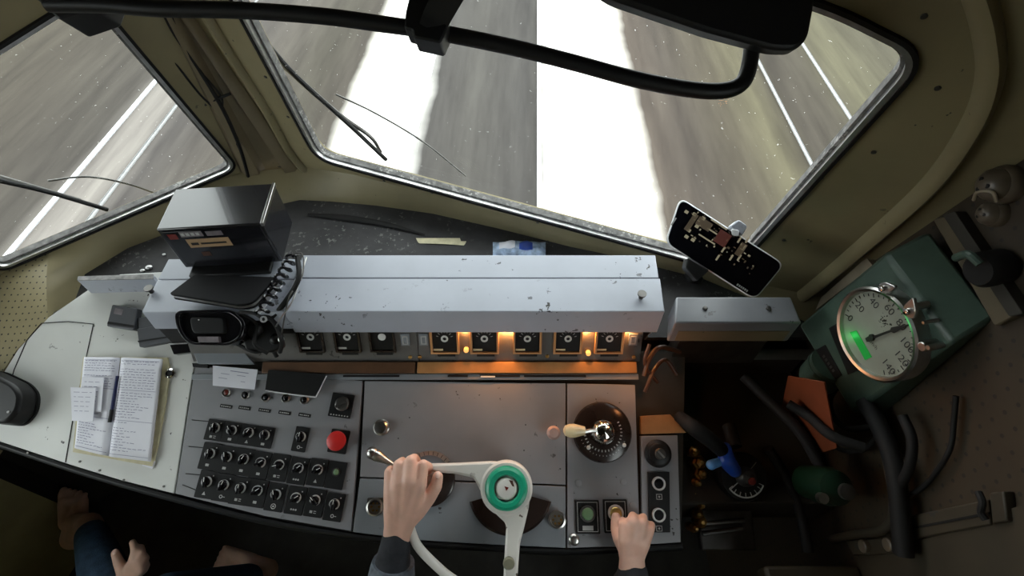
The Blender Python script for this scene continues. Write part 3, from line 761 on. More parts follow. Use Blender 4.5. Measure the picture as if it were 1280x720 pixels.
# orient along -x
mb2 = MB(); fx = Fr(q+f.x*.018, f.z, f.y)   # z axis = z x y = -x
mb2.lathe(fx, 0, 0, [(1e-6, -.001), (.007, .0), (.0085, .006), (.0115, .018), (.0115, .026), (.0085, .034), (.003, .037), (1e-6, .037)], 20)
mb2.build('handle_grip', M['ivory'], bv)
kx = DESK.hit(692, 541, .02); kf = Fr(DESK.w(*kx, 0), DESK.x, DESK.y)
MB().lathe(kf, 0, 0, [(.0085, 0), (.0085, .010), (.0115, .014), (.012, .020), (.008, .0245), (1e-6, .025)], 20).build('stop_knob', M['pink'], cp)

# far right strip panel
rp = thing('lighting_console', DESK.wp(825, 610, -.03), 'narrow grey panel right of the brake panel with a round knob and two silver rings', 'control panel')
dprism([(801, 545), (847, 544), (851, 678), (803, 681)], M['panel'], 'panel_plate', rp)
f0 = DESK.hit(822, 567); f = Fr(DESK.w(*f0), DESK.x, DESK.y)
k = MB().lathe(f, 0, 0, [(.0235, 0), (.0235, .004), (.019, .007), (.019, .012), (.016, .014), (1e-6, .014)], 28).build('selector_knob', M['black'], rp)
MB().lathe(f, 0, 0, [(.0095, .014), (.0095, .018), (.008, .020), (1e-6, .020)], 18).build('knob_centre', M['darksteel'], k)
MB().box(f.sub(0, 0, 0, .75), -.0015, .0015, -.0085, .0085, .020, .0225).build('knob_slot', M['steel'], k)
P = DP([(809, 590), (836, 590), (837, 665), (811, 665)])
pl = MB().prism(DESK, P, 0, .004).build('button_plate', M['plate'], rp, bevel=.0005)
for x, y in [(822, 604), (822, 643)]:
    f0 = DESK.hit(x, y); f = Fr(DESK.w(*f0), DESK.x, DESK.y)
    MB().ring(f, circ(0, 0, .0112, 24), circ(0, 0, .0085, 24), .004, .010).build('chrome_ring', M['bright'], pl)
    MB().cyl(f, 0, 0, .0084, .004, .007, 20).build('button_cap', M['blackg'], pl)
    mk = MB(); mk.ring(f, [(-.005, -.026), (.005, -.026), (.005, -.017), (-.005, -.017)], [(-.004, -.025), (.004, -.025), (.004, -.018), (-.004, -.018)], .004, .0043); mk.cyl(f, 0, -.0215, .0018, .004, .0043, 8)
    mk.build('button_sign', M['markd'], pl)
# lit bracket above it
br_ = dprism([(801, 520), (838, 518), (858, 541), (801, 543)], M['strip'], 'bracket_plate', None, .0); tag(br_, 'small tan bracket plate in orange light above the narrow right panel', 'plate')

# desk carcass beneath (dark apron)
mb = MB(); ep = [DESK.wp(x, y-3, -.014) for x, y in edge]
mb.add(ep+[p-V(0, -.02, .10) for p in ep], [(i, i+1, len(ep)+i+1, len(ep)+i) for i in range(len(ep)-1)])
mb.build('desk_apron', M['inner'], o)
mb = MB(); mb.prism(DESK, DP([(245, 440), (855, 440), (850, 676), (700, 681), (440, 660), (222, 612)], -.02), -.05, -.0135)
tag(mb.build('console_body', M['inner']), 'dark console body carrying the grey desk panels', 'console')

# ------------------------------------------------------------ instrument panel below the hood
z0 = ZC-.829
IP = Fr((0, .475, z0), (1, 0, 0), (0, .055, .109))
ins = thing('instrument_console', IP.w(.05, 0, 0), 'grey row of square instruments half hidden below the hood edge', 'instrument panel')
xl_, xr_ = IP.hit(238, 440)[0], IP.hit(801, 440)[0]
xm = IP.hit(523, 440)[0]
MB().box(IP, xl_, xm-.0006, 0, .122, -.004, 0).build('left_plate', M['iplate'], ins, bevel=.0008)
MB().box(IP, xm+.0006, xr_, 0, .122, -.004, 0).build('right_plate', M['iplate'], ins, bevel=.0008)
def gauge(px, py, lit, w=.0235, hub=True, par=ins):
    x, y = IP.hit(px, py); f = Fr(IP.w(x, y+.0205), IP.x, IP.y)
    Pn = [(-w, -.020), (w, -.020), (w, .034), (-w, .034)]; Q = [(-w+.004, -.0165), (w-.004, -.0165), (w-.004, .030), (-w+.004, .030)]
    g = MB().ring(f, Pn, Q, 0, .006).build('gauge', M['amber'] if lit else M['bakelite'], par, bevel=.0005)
    MB().box(f, -w+.003, w-.003, -.0175, .031, .0005, .0015).build('gauge_face', M['black'], g)
    if hub:
        MB().ring(f, circ(0, .0105, .0066, 18), circ(0, .0105, .0034, 18), .0015, .003).build('zero_ring', M['mark'], g)
        MB().box(f, -w+.005, -.004, -.014, -.0105, .0015, .003).build('pointer_bar', M['ivory'] if lit else M['markd'], g)  # bars of the lit gauges are paler too, lamp light in the colour
        mk = MB()
        for k in range(7): a = math.radians(20+k*23); mk.box(f.sub(.014*math.cos(a), .010+.015*math.sin(a), .0015, a), -.002, .002, -.0004, .0004, 0, .0006)
        mk.build('scale_marks', M['markd'], g)
    else: MB().cyl(f, 0, .011, .007, .0015, .003, 16).build('gauge_hub', M['mark'], g)
    MB().box(f, -w*.55, w*.7, -.026, -.0205, 0, .004).build('gauge_foot', M['black'], g)
    return g
for x, hubb, lit in [(392, True, 0), (437, True, 0), (480, False, 0), (557, True, 1), (606, True, 1), (659, True, 1), (709, True, 1), (760, True, 1)]:
    gauge(x, 441 if x > 500 else 439, lit, .0260 if x > 500 else .0235, hubb)
for x in (507, 530, 791):
    f0 = IP.hit(x, 425); f = Fr(IP.w(*f0), IP.x, IP.y)
    g = MB().box(f, -.008, .008, -.010, .014, 0, .003).build('fuse_holder', M['panel2'], ins, bevel=.0005)
    MB().ring(f, [(-.005, -.007), (.005, -.007), (.005, .010), (-.005, .010)], [(-.003, -.005), (.003, -.005), (.003, .008), (-.003, .008)], .003, .004).build('fuse_rim', M['markd'], g)
mb = MB()
for x, y in [(513, 446), (525, 446), (684, 445), (792, 446)]: mb.knob(IP, *IP.hit(x, y), .0035, 0, .003, 12)
pieces(mb, 'screw', M['brass'], ins)
for x, y in [(583, 436), (735, 440)]:
    MB().knob(IP, *IP.hit(x, y), .0045, 0, .008, 12).build('small_lamp', M['lamp'], ins)
# ledge strip in front
sx0, sx1, sx2 = DESK.hit(330, 460)[0], DESK.hit(521, 460)[0], DESK.hit(795, 460)[0]
yb, yf = DESK.hit(640, 453)[1], DESK.hit(640, 467)[1]
led = thing('instrument_ledge', DESK.w(.02, yf, 0), 'long tan strip ledge in two lengths in front of the instruments', 'ledge')
MB().box(DESK, sx0, sx1-.002, yf, yb, .0, .008).build('left_strip', M['strip_shaded'], led, bevel=.001)
MB().box(DESK, sx1+.002, sx2, yf, yb, .0, .008).build('right_strip', M['strip'], led, bevel=.001)
y3 = DESK.hit(640, 475)[1]
MB().box(DESK, DESK.hit(243, 460)[0], DESK.hit(797, 460)[0], y3, yf-.001, .0, .004).build('front_rail', M['panel2'], led, bevel=.001)
mb = MB()
for a, b in [(600, 650), (655, 732), (560, 585), (430, 500)]: mb.box(DESK, DESK.hit(a, 470)[0], DESK.hit(b, 470)[0], (y3+yf)/2-.001, (y3+yf)/2+.0025, .004, .0055)
pieces(mb, 'slot', M['black'], led)
MB().box(DESK, DESK.hit(601, 470)[0], DESK.hit(619, 470)[0], (y3+yf)/2-.002, (y3+yf)/2+.001, .0055, .0062).build('slot_label', M['mark'], led)

# ------------------------------------------------------------ hood over the instruments
YZ = lambda y, z: (y, z)
def hoodprof(name, x0, x1, prof, m, par, x0b=None, x1b=None, th=.0, bev=.0015):
    """prof: list of (Y, z rel camera) closed outline, extruded along X; x0b/x1b at the back"""
    n = len(prof); mb = MB(); ys = [p[0] for p in prof]; a, b = min(ys), max(ys)
    vs = []
    for (X0, X0B) in ((x0, x0b if x0b is not None else x0), (x1, x1b if x1b is not None else x1)):
        for y, z in prof:
            k = (y-a)/(b-a); vs.append(V(X0+(X0B-X0)*k, y, ZC+z))
    fs = [tuple(range(n)), tuple(range(2*n-1, n-1, -1))]+[(i, (i+1) % n, n+(i+1) % n, n+i) for i in range(n)]
    mb.add(vs, fs); return mb.build(name, m, par, bevel=bev, smooth=30)
hx0 = -.385; hx1 = .257
hd = thing('instrument_hood', V(-.06, .55, ZC-.84), 'long silver grey sheet metal hood over the row of square gauges', 'hood')
front = [(.499, -.703), (.4965, -.764), (.503, -.764), (.506, -.712), (.5685, -.709), (.5685, -.7005)]
hoodprof('hood_front', hx0, hx1, front, M['hood'], hd, hx0+.002, hx1+.004)
back = [(.570, -.7005), (.570, -.709), (.614, -.705), (.614, -.86), (.621, -.86), (.621, -.6975)]
hoodprof('hood_back', hx0+.002, hx1+.002, back, M['hood'], hd, hx0+.004, hx1+.004)
side = MB(); 
for X in (hx0+.003, hx1-.002):
    vs = [V(X+dx, y, ZC+z) for dx in (0, .003) for y, z in [(.505, -.75), (.505, -.712), (.612, -.706), (.612, -.84), (.53, -.84)]]
    side.add(vs, [(0, 1, 2, 3, 4), (9, 8, 7, 6, 5)]+[(i, (i+1) % 5, 5+(i+1) % 5, 5+i) for i in range(5)])
pieces(side, 'hood_end_plate', M['hood'], hd)
# screw knob on the right end of the hood, lamps under it
kp = atz(801, 372, ZC-.700); kf = Fr(kp, (1, 0, 0), (0, 1, 0))
MB().lathe(kf, 0, 0, [(.004, 0), (.004, .006), (.0075, .009), (.0075, .012), (1e-6, .012)], 16).build('thumb_screw', M['darksteel'], hd)
def lamp_under(px, py, power, r=.003, col=(1, .42, .12), nm='instrument_lamp', par=hd):
    p = IP.wp(px, py, .014); p = V(p.x, .5050, ZC-.7655)
    o_ = MB().ball(p, r, 12).build(nm, M['lamp'], par)
    l = bpy.data.lights.new('lamp_light', 'POINT'); l.energy = power; l.color = col; l.shadow_soft_size = .003
    lo_ = bpy.data.objects.new('lamp_light', l); COL.objects.link(lo_); lo_.location = p+V(0, -.0015, -.0018); return o_
for x, pw in [(557, .28), (606, .44), (659, .72), (709, .52), (760, .32), (437, .03)]: lamp_under(x+24 if x != 659 else 640, 430, pw)
# left end hood section
lh = thing('side_hood', V(-.5, .55, ZC-.84), 'short silver grey hood section at left under the black radio box', 'hood')
lx0 = atz(174, 395, ZC-.712).x; lx0b = atz(190, 322, ZC-.706).x
pr = [(.505, -.712), (.500, -.758), (.506, -.758), (.511, -.720), (.572, -.716), (.572, -.709)]
hoodprof('hood_front', lx0, hx0-.002, pr, M['hood'], lh, lx0+.0, hx0-.002)
hoodprof('hood_back', lx0, hx0-.002, [(.574, -.709), (.574, -.716), (.612, -.713), (.612, -.86), (.619, -.86), (.619, -.706)], M['hood'], lh, lx0+.002, hx0-.002)
X = lx0+.002
vs = [V(X+dx, y, ZC+z) for dx in (0, .003) for y, z in [(.508, -.75), (.508, -.715), (.612, -.708), (.612, -.83), (.51, -.83)]]
MB().add(vs, [(0, 1, 2, 3, 4), (9, 8, 7, 6, 5)]+[(i, (i+1) % 5, 5+(i+1) % 5, 5+i) for i in range(5)]).build('hood_end_plate', M['hood'], lh)
vs = V(0, 0, 0)
MB().box(Fr((0, .502, ZC-.79), (1, 0, 0), (0, 0, 1)), lx0+.004, hx0-.004, -.03, .04, -.004, 0).build('under_plate', M['black'], lh)
kp = atz(190, 365, ZC-.709); kf = Fr(kp, (1, 0, 0), (0, 1, 0))
MB().lathe(kf, 0, 0, [(.004, 0), (.004, .006), (.0075, .009), (.0075, .012), (1e-6, .012)], 16).build('thumb_screw', M['darksteel'], lh)
# right grey box
rb = thing('junction_box', V(.37, .49, ZC-.86), 'grey metal box right of the hood, directly below the phone', 'box')
rx0 = atz(840, 381, ZC-.70).x; rx1 = atz(993, 381, ZC-.70).x
f = WORLD
MB().prism(Fr((0, 0, ZC-.758), (1, 0, 0), (0, 1, 0)), [(rx0-.002, .474), (rx1, .474), (rx1, .528), (rx0+.01, .528)], 0, .058, 0.0).build('box_body', M['jbox'], rb, bevel=.003)
MB().prism(Fr((0, 0, ZC-.86), (1, 0, 0), (0, 1, 0)), [(rx0+.03, .49), (rx1-.02, .49), (rx1-.02, .52), (rx0+.03, .52)], 0, .102).build('box_stand', M['darksteel'], rb)
mb = MB(); 
for x, y in [(881, 386), (960, 386)]: p = atz(x, y, ZC-.70); mb.knob(Fr(p, (1, 0, 0), (0, 1, 0)), 0, 0, .004, 0, .004, 12)
pieces(mb, 'box_screw', M['darksteel'], rb)
pf = Fr((0, .4738, ZC-.758), (1, 0, 0), (0, 0, 1))
MB().prism(pf, [(rx0+.01, .004), (rx1-.01, .004), (rx1-.01, .034), (rx0+.01, .034)], 0, .0008).build('box_label_plate', M['creamd'], rb)
MB().ball(V(.40, .50, ZC-.775), .006, 12).build('hidden_lamp_ball', M['lamp'], rb)  # ball added out of view under the box to go with the orange light
# ------------------------------------------------------------ things on the left desk
# logbook
def dsheet(px, m, name, h, th=.001, parent=None, rnd=0):
    return dprism(px, m, name, parent, h, th, .0, rnd)
lb = thing('logbook', DESK.wp(145, 510, 0), 'open handwritten logbook with curling pages lying on the pale desk top', 'book')
dsheet([(104, 446), (209, 447), (212, 462), (207, 500), (196, 560), (190, 583), (91, 565), (95, 520)], M['paper2'], 'cover', .004, .004, lb)
A_ = [DESK.hit(*p, .008) for p in [(103, 446), (150, 447), (136, 570), (91, 560)]]
B_ = [DESK.hit(*p, .008) for p in [(150, 447), (204, 449), (189, 577), (134, 570)]]
def pg(Q, flip):
    def fn(u, v):
        x = (Q[0][0]*(1-u)+Q[1][0]*u)*(1-v)+(Q[3][0]*(1-u)+Q[2][0]*u)*v
        y = (Q[0][1]*(1-u)+Q[1][1]*u)*(1-v)+(Q[3][1]*(1-u)+Q[2][1]*u)*v
        k = (1-u) if flip else u
        h = .0045+.006*math.sin(min(1, (1-k)*1.0)*PI*.5)*(1-k)**.3 if not flip else .0045+.0085*(1-(1-u))**.5*(1 if u < .85 else 1-(u-.85)/.15*.6)
        if flip is False: h = .0055+.0085*(u/.15 if u < .15 else 1-.35*(u-.15)/.85)
        return (x, y, h)
    return fn
def page(Q, flip, nm):
    fn = pg(Q, flip); mb = MB().sheet(lambda u, v: DESK.w(*fn(u, v)), 14, 10)
    o_ = mb.build(nm, M['paper'], lb, smooth=60, solid=.0)
    m = o_.modifiers.new('s', 'SOLIDIFY'); m.thickness = .003; m.offset = -1
    ink = MB(); random.seed(3 if flip else 5)
    for r in range(34):
        v = .04+r*.027
        if random.random() < .12 or (r in (11, 22)): 
            continue
        u = .08
        end = .9 if r < 12 else random.choice([.5, .35, .62, .86])
        while u < end:
            wd = random.uniform(.03, .10)
            if u+wd > .93: break
            a = fn(u, v); b = fn(u+wd, v+random.uniform(-.004, .004)); dv = .0011
            for (p, q) in ((a, b),):
                w1 = DESK.w(p[0], p[1]-dv/2, p[2]+.0006); w2 = DESK.w(q[0], q[1]-dv/2, q[2]+.0006); w3 = DESK.w(q[0], q[1]+dv/2, q[2]+.0006); w4 = DESK.w(p[0], p[1]+dv/2, p[2]+.0006)
                ink.add([w1, w2, w3, w4], [(0, 1, 2, 3)])
            u += wd+random.uniform(.012, .04)
    for v in (.335, .64, .03, .97):
        for k in range(12):
            a = fn(.05+k*.075, v); b = fn(.05+(k+1)*.075, v); ink.add([DESK.w(a[0], a[1]-.0004, a[2]+.0006), DESK.w(b[0], b[1]-.0004, b[2]+.0006), DESK.w(b[0], b[1]+.0004, b[2]+.0006), DESK.w(a[0], a[1]+.0004, a[2]+.0006)], [(0, 1, 2, 3)])
    tag(ink.build('handwriting', M['ink'], o_, smooth=0), kind='stuff')
page(A_, True, 'left_page'); page(B_, False, 'right_page')
dsheet([(176, 572), (194, 577), (190, 586), (178, 582)], M['paper'], 'loose_page_corner', .003, .001, lb)
def note(px, h, label, seed):
    P = DP(px, h); o_ = MB().prism(DESK, P, h-.0006, h).build('note', M['paper'], smooth=0); tag(o_, label, 'paper slip', 'slips of paper on the logbook')
    random.seed(seed); ink = MB(); a, b, c, d = [Vector(p) for p in P]
    for r in range(5):
        v = .15+r*.14; u = .12
        while u < .8:
            w_ = random.uniform(.08, .25); p = (a.lerp(b, u)).lerp(d.lerp(c, u), v); q = (a.lerp(b, min(.92, u+w_))).lerp(d.lerp(c, min(.92, u+w_)), v)
            ink.add([DESK.w(p.x, p.y, h+.0003), DESK.w(q.x, q.y, h+.0003), DESK.w(q.x, q.y+.0009, h+.0003), DESK.w(p.x, p.y+.0009, h+.0003)], [(0, 1, 2, 3)]); u += w_+.08
    tag(ink.build('handwriting', M['ink'], o_, smooth=0), kind='stuff')
note([(103, 471), (130, 472), (126, 515), (100, 513)], .0165, 'white slip of paper partly covered by another slip on the left page', 1)
note([(88, 484), (120, 485), (116, 527), (90, 526)], .0195, 'uppermost white slip, hanging over the left edge of the logbook', 2)
pen = thing('pen', DESK.wp(142, 500, .014), 'slim dark blue pen lying in the fold of the open logbook', 'pen')
MB().tube([DESK.wp(147, 470, .0135), DESK.wp(140, 512, .0125)], .0028, 10, 1).build('pen_barrel', M['pen'], pen)
MB().tube([DESK.wp(140, 512, .0125), DESK.wp(137, 528, .012)], [.0032, .0030], 10, 1).build('pen_cap', M['black'], pen)
# small black box with a label
P = DP([(141, 381), (173, 386), (168, 413), (134, 408)], .012)
sb_ = MB().prism(DESK, rpoly(P, .003), 0, .014).build('small_box', M['folder'], bevel=.0015); tag(sb_, 'small dark square case with a pale label, lying above the logbook', 'case')
P = DP([(144, 385), (154, 387), (152, 394), (142, 392)], .0145)
MB().prism(DESK, P, .014, .0145).build('case_label', M['stickerg'], sb_)
MB().prism(DESK, DP([(136, 402), (169, 407), (168, 410), (135, 405)], .012), .0138, .0143).build('case_lid_line', M['black'], sb_)
# grey wallets
wal = MB().prism(DESK, rpoly(DP([(171, 411), (222, 402), (232, 424), (174, 434)], .012), .003), .0, .012).build('wallet', M['folder'], bevel=.003)
tag(wal, 'dark grey vinyl wallet on the desk, just below the small case', 'wallet')
MB().prism(DESK, DP([(172, 426), (231, 417), (231, 419), (173, 428)], .0125), .012, .0128).build('wallet_seam', M['black'], wal)
wal2 = MB().prism(DESK, rpoly(DP([(172, 397), (215, 392), (222, 402), (173, 411)], .010), .003), .0, .010).build('wallet', M['folder'], bevel=.003)
tag(wal2, 'thinner grey vinyl wallet pushed under the left hood section', 'wallet')
# black clip
t = thing('clip', DESK.wp(227, 437, 0), 'small glossy black clip left of the handset cradle foot', 'clip')
MB().prism(DESK, rpoly(DP([(212, 431), (238, 430), (240, 440), (217, 443)], .012), .002), 0, .012).build('clip_body', M['blackg'], t, bevel=.001)
MB().tube([DESK.wp(211, 430, .013), DESK.wp(234, 429, .013)], .0013, 8, 1).build('clip_edge', M['alu'], t)
# long grey beam behind
t = thing('metal_beam', DESK.wp(140, 358, 0), 'short pale grey metal beam with a chipped upper edge, left of the hood', 'beam')
f = Fr((0, 0, 0), (1, 0, 0), (0, 1, 0))
z_top = ZC-.742
pa = atz(96, 366, ZC-.79); 
P = [atz(98, 346, z_top), atz(192, 343, z_top), atz(192, 349, z_top), atz(97, 351, z_top)]
Q = [(p.x, p.y) for p in P]
MB().prism(Fr((0, 0, z_top), (1, 0, 0), (0, 1, 0)), Q, -.05, 0).build('beam_body', M['hood'], t, bevel=.001)
MB().prism(Fr((0, 0, z_top), (1, 0, 0), (0, 1, 0)), Q, 0, .0015).build('chipped_edge', M['gasket'], t)

# black radio box on the left hood
zb = ZC-.700; zt_ = ZC-.603
FLb = atz(232, 336, zb); FLt = atz(195, 287, zt_); FRt = atz(328, 279, zt_); BRt = atz(345, 228, zt_); BLt = atz(218, 237, zt_)
bx_ = (FRt-FLt); wdt = bx_.length; RF = Fr(V(FLt.x, FLt.y, zb), bx_, V(-bx_.y, bx_.x, 0)); dpt = .100; hgt = zt_-zb
rdo = thing('radio_box', RF.w(wdt/2, dpt/2, 0), 'big square black box with stickers on its front, standing on the left hood', 'box')
MB().box(RF, 0, wdt, 0, dpt, 0, hgt).build('box_body', M['satin'], rdo, bevel=.002)
MB().box(RF, wdt-.0035, wdt+.0015, -.001, dpt+.001, hgt-.006, hgt+.0015).build('edge_trim', M['steel'], rdo, bevel=.0005)
FF = Fr(RF.w(0, -.0002, 0), RF.x, V(0, 0, 1))   # front face, z towards the driver
FF.z = -RF.y
MB().box(FF, .006, wdt-.006, .006, hgt-.006, 0, .0015).build('front_plate', M['blackg'], rdo, bevel=.0005)
pl = MB().box(FF, .035, .105, .052, .072, .0015, .0022).build('tan_sticker', M['sticker'], rdo)
mk = MB(); mk.box(FF, .040, .052, .058, .064, .0022, .0025); mk.box(FF, .056, .098, .059, .063, .0022, .0025); mk.build('sticker_print', M['black'], pl)
pl = MB().box(FF, .032, .068, .078, .090, .0015, .0022).build('grey_sticker', M['stickerg'], rdo)
mk = MB()
for k in range(4): mk.box(FF, .034+k*.008, .039+k*.008, .081, .087, .0022, .0025)
mk.build('sticker_print', M['markd'], pl)
MB().box(FF, .012, .026, .074, .086, .0015, .0022).build('red_sticker', M['redlens'], rdo)
MB().box(FF, .074, .100, .078, .088, .0015, .0022).build('brown_sticker', M['stickerg'], rdo)
MB().box(FF, .046, .060, .030, .040, .0015, .0022).build('brown_sticker', M['coil'], rdo)
# stand slab below it
st = MB().box(Fr(RF.w(0, 0, -.013), RF.x, RF.y), .01, wdt-.02, -.02, .095, 0, .0125).build('stand_slab', M['black'], bevel=.002); tag(st, 'flat black slab carrying the big radio box', 'stand')
# tablet in a leather case with a stack of papers
zt2 = ZC-.676
P = [atz(211, 367, zt2), atz(243, 343, zt2), atz(345, 346, zt2), atz(316, 378, zt2), atz(300, 381, zt2)]
hf = Fr((0, 0, zt2), (1, 0, 0), (0, 1, 0))
tb = thing('tablet_case', V(-.50, .53, zt2-.016), 'black leather tablet case lying in front of the radio box', 'tablet case')
PP = rpoly([(p.x, p.y) for p in P], [.005, .004, .004, .01, .01])
MB().prism(hf, PP, -.005, 0).build('case_cover', M['leather'], tb, bevel=.001)
MB().prism(hf, [(x*.985-.007, y) for x, y in PP], -.0105, -.0055).build('tablet_edge', M['steel'], tb)
MB().prism(hf, PP, -.016, -.011).build('case_back', M['leather'], tb, bevel=.001)
zt3 = ZC-.6945
P = [atz(262, 376, zt3), atz(300, 345, zt3), atz(354, 354, zt3), atz(323, 393, zt3), atz(300, 384, zt3)]
pp = MB().prism(Fr((0, 0, zt3), (1, 0, 0), (0, 1, 0)), [(p.x, p.y) for p in P], -.003, 0).build('paper_stack', M['paper'], smooth=0); tag(pp, 'white sheets sticking out under the tablet case', 'paper')
# handset cradle
t = thing('handset_cradle', DESK.wp(262, 430, 0), 'rounded glossy black handset cradle hanging below the tablet case', 'cradle')
CR = Fr(at(262, 410, .862), (1, .02, 0), (0, .86, .50))
P = CR.pts([(219, 388), (292, 387), (309, 404), (303, 424), (287, 432), (236, 431), (222, 412)])
P = rpoly(P, .014, 6)
MB().prism(CR, P, -.030, -.002, .03).build('cradle_shell', M['blackg'], t, bevel=.004)
cxm = sum(p[0] for p in P)/len(P); cym = sum(p[1] for p in P)/len(P)
MB().ring(CR, P, [(cxm+(x-cxm)*.88, cym+(y-cym)*.84) for x, y in P], -.003, .004).build('cradle_rim', M['blackg'], t, bevel=.0015)
MB().prism(CR, rpoly(CR.pts([(236, 396), (282, 396), (284, 418), (240, 417)]), .008), -.003, .003, .1).build('speaker_pad', M['black'], t, bevel=.001)
MB().prism(CR, CR.pts([(249, 421), (275, 421), (276, 428), (251, 428)]), -.003, .0055).build('cradle_label', M['stickerg'], t)
d1 = MB(); d1.cyl(CR, *CR.hit(250, 400), .0012, .003, .004, 10); d1.build('led', M['mark'], t)
P = DP([(238, 431), (300, 433), (318, 455), (248, 455)], .01)
MB().prism(DESK, P, -.001, .012).build('cradle_foot', M['panel2'], t, bevel=.001)
MB().prism(DESK, DP([(241, 454), (260, 455), (260, 460), (242, 459)], .004), 0, .006).build('foot_tab', M['black'], t)
# dark wiring block right of it
t = thing('cable_bundle', DESK.wp(325, 425, 0), 'tangle of black cables and plugs between cradle and the first square gauge', 'cables')
pts_ = [[(300, 392), (320, 405), (318, 430), (335, 442)], [(310, 386), (340, 400), (352, 425), (350, 440)], [(372, 322), (372, 352), (345, 392), (330, 402), (316, 425)], [(296, 430), (320, 440), (345, 430), (352, 412)], [(306, 410), (330, 420), (346, 446)]]
for i, q in enumerate(pts_):
    n = len(q); MB().tube([at(x, y, .868+.008*i-(.02 if i == 2 and k < 2 else 0) + .012*math.sin(k*2+i)) for k, (x, y) in enumerate(q)], .0032+.0006*(i % 3), 8).build('black_cable', M['rubber'], t)
BL = Fr(at(325, 418, .885), (1, 0, 0), (0, .86, .5))
MB().prism(BL, rpoly(BL.pts([(300, 396), (343, 392), (352, 434), (336, 441), (306, 438)]), .006), -.02, .0).build('connector_block', M['black'], t, bevel=.003)
MB().ball(at(345, 424, .888), .011, 12).build('plug', M['black'], t); MB().ball(at(318, 412, .885), .016, 14, (1, .8, .7)).build('plug', M['black'], t)
MB().knob(Fr(at(352, 424, .875), (1, 0, 0), (0, .7, .5)), 0, 0, .005, 0, .004, 12).build('silver_plug', M['steel'], t)
# coiled cord
a, b = atz(371, 322, ZC-.690), at(330, 398, .845)
ax = (b-a); Lc = ax.length; ax.normalize(); n1_ = ax.cross(V(0, 0, 1)).normalized(); n2_ = ax.cross(n1_)
cc = thing('coiled_cord', b, 'black coiled cord draped over the hood corner beside the radio box', 'cord')
turns = 9; R = .009
hel = [a+ax*(Lc*i/(turns*12))+n1_*R*math.cos(2*PI*i/12)+n2_*R*math.sin(2*PI*i/12)+V(0, 0, .012) for i in range(turns*12+1)]
MB().tube(hel, .0026, 8, 1).build('cord_coil', M['blackg'], cc)
MB().tube([atz(383, 322, ZC-.680), atz(376, 345, ZC-.683), atz(366, 375, ZC-.690), at(352, 396, .848), at(345, 408, .86)], .0014, 8).build('thin_wire', M['steel'], cc)
MB().tube([atz(365, 318, ZC-.668), atz(378, 318, ZC-.672), atz(378, 345, ZC-.682), at(362, 370, .85), at(355, 400, .86), at(351, 424, .87)], .0012, 8).build('thin_wire', M['darksteel'], cc)
rg = Fr(at(330, 399, .835), (1, 0, 0), (0, .7, .5))
MB().ring(rg, circ(0, 0, .0055, 16), circ(0, 0, .0032, 16), 0, .003).build('silver_ring', M['alu'], cc)
MB().tube([at(300, 390, .855), at(318, 392, .845), at(330, 399, .84)], .003, 8).build('cord_tail', M['black'], cc)
MB().cyl(Fr(atz(375, 337, ZC-.69), (1, 0, 0), (0, 1, 0)), 0, 0, .004, 0, .01, 12).build('wire_clamp', M['steel'], cc)
# black handset at the left frame edge
t = thing('desk_handset', DESK.wp(8, 500, 0), 'rounded black handset on the desk at the left edge of the picture', 'handset')
HP = rpoly(DESK.pts([(-70, 455), (-12, 462), (22, 478), (33, 492), (30, 515), (14, 533), (-20, 530), (-75, 512)], .03), .014, 5)
MB().prism(DESK, HP, .004, .036, .10).build('handset_body', M['black'], t, bevel=.006)
MB().prism(DESK, HP, .0, .004, .0).build('handset_base', M['rubber'], t)
d1 = MB(); d1.cyl(DESK, *DESK.hit(10, 515, .037), .002, .036, .0375, 10); d1.build('handset_led', M['markd'], t)
# shelf items: wrapper, folded cloth strip, dust patch
zz = SHZ
def hump(u, v): 
    p = atz(616+u*66, 303+v*18, zz); return p+V(0, 0, .001+.016*abs(math.sin(u*PI))**.6*abs(math.sin(v*PI))**.5+.004*math.sin(u*19+v*7)*math.sin(v*PI)*math.sin(u*PI))
wr = MB().sheet(hump, 24, 10).build('plastic_wrapper', M['bag'], smooth=60); tag(wr, 'crumpled clear blue plastic wrapper on the shelf behind the hood', 'wrapper')
MB().sheet(lambda u, v: hump(.12+u*.3, .2+v*.5)+V(0, 0, .0015), 10, 6).build('wrapper_print', M['paper'], wr, smooth=60)
MB().sheet(lambda u, v: hump(.5+u*.25, .3+v*.5)+V(0, 0, .0015), 10, 6).build('wrapper_print', M['blue'], wr, smooth=60)
lv = MB().tube([atz(x, y, zz+.004) for x, y in [(385, 268), (430, 272), (480, 280), (531, 293)]], [.004, .009, .008, .0015], 10, 5, .5).build('rubber_strip', M['rubber']); tag(lv, 'long black rubber strip lying on the felt shelf under the windscreen', 'strip')
du = MB().sheet(lambda u, v: atz(520+55*u+8*v, 302+9*math.sin(v*PI)*(.5+u*.3)-v*4+8*(v-.5), zz)+V(0, 0, .0012+.0015*math.sin(u*PI)*math.sin(v*PI)), 10, 5).build('dust_rag', M['paper2'], smooth=60); tag(du, 'thin yellowish rag lying flat on the dark shelf', 'rag')
cr_ = MB()
for x, y, r in [(186, 334, .006), (178, 338, .004), (205, 318, .003)]: cr_.ball(atz(x, y, zz+.004), r, 10, (1.3, 1, .7))
for q_ in pieces(cr_, 'foil_scrap', M['alu'], None): tag(q_, 'tiny crumpled foil scrap in the dark corner left of the radio box', 'scrap', 'foil scraps on the shelf')

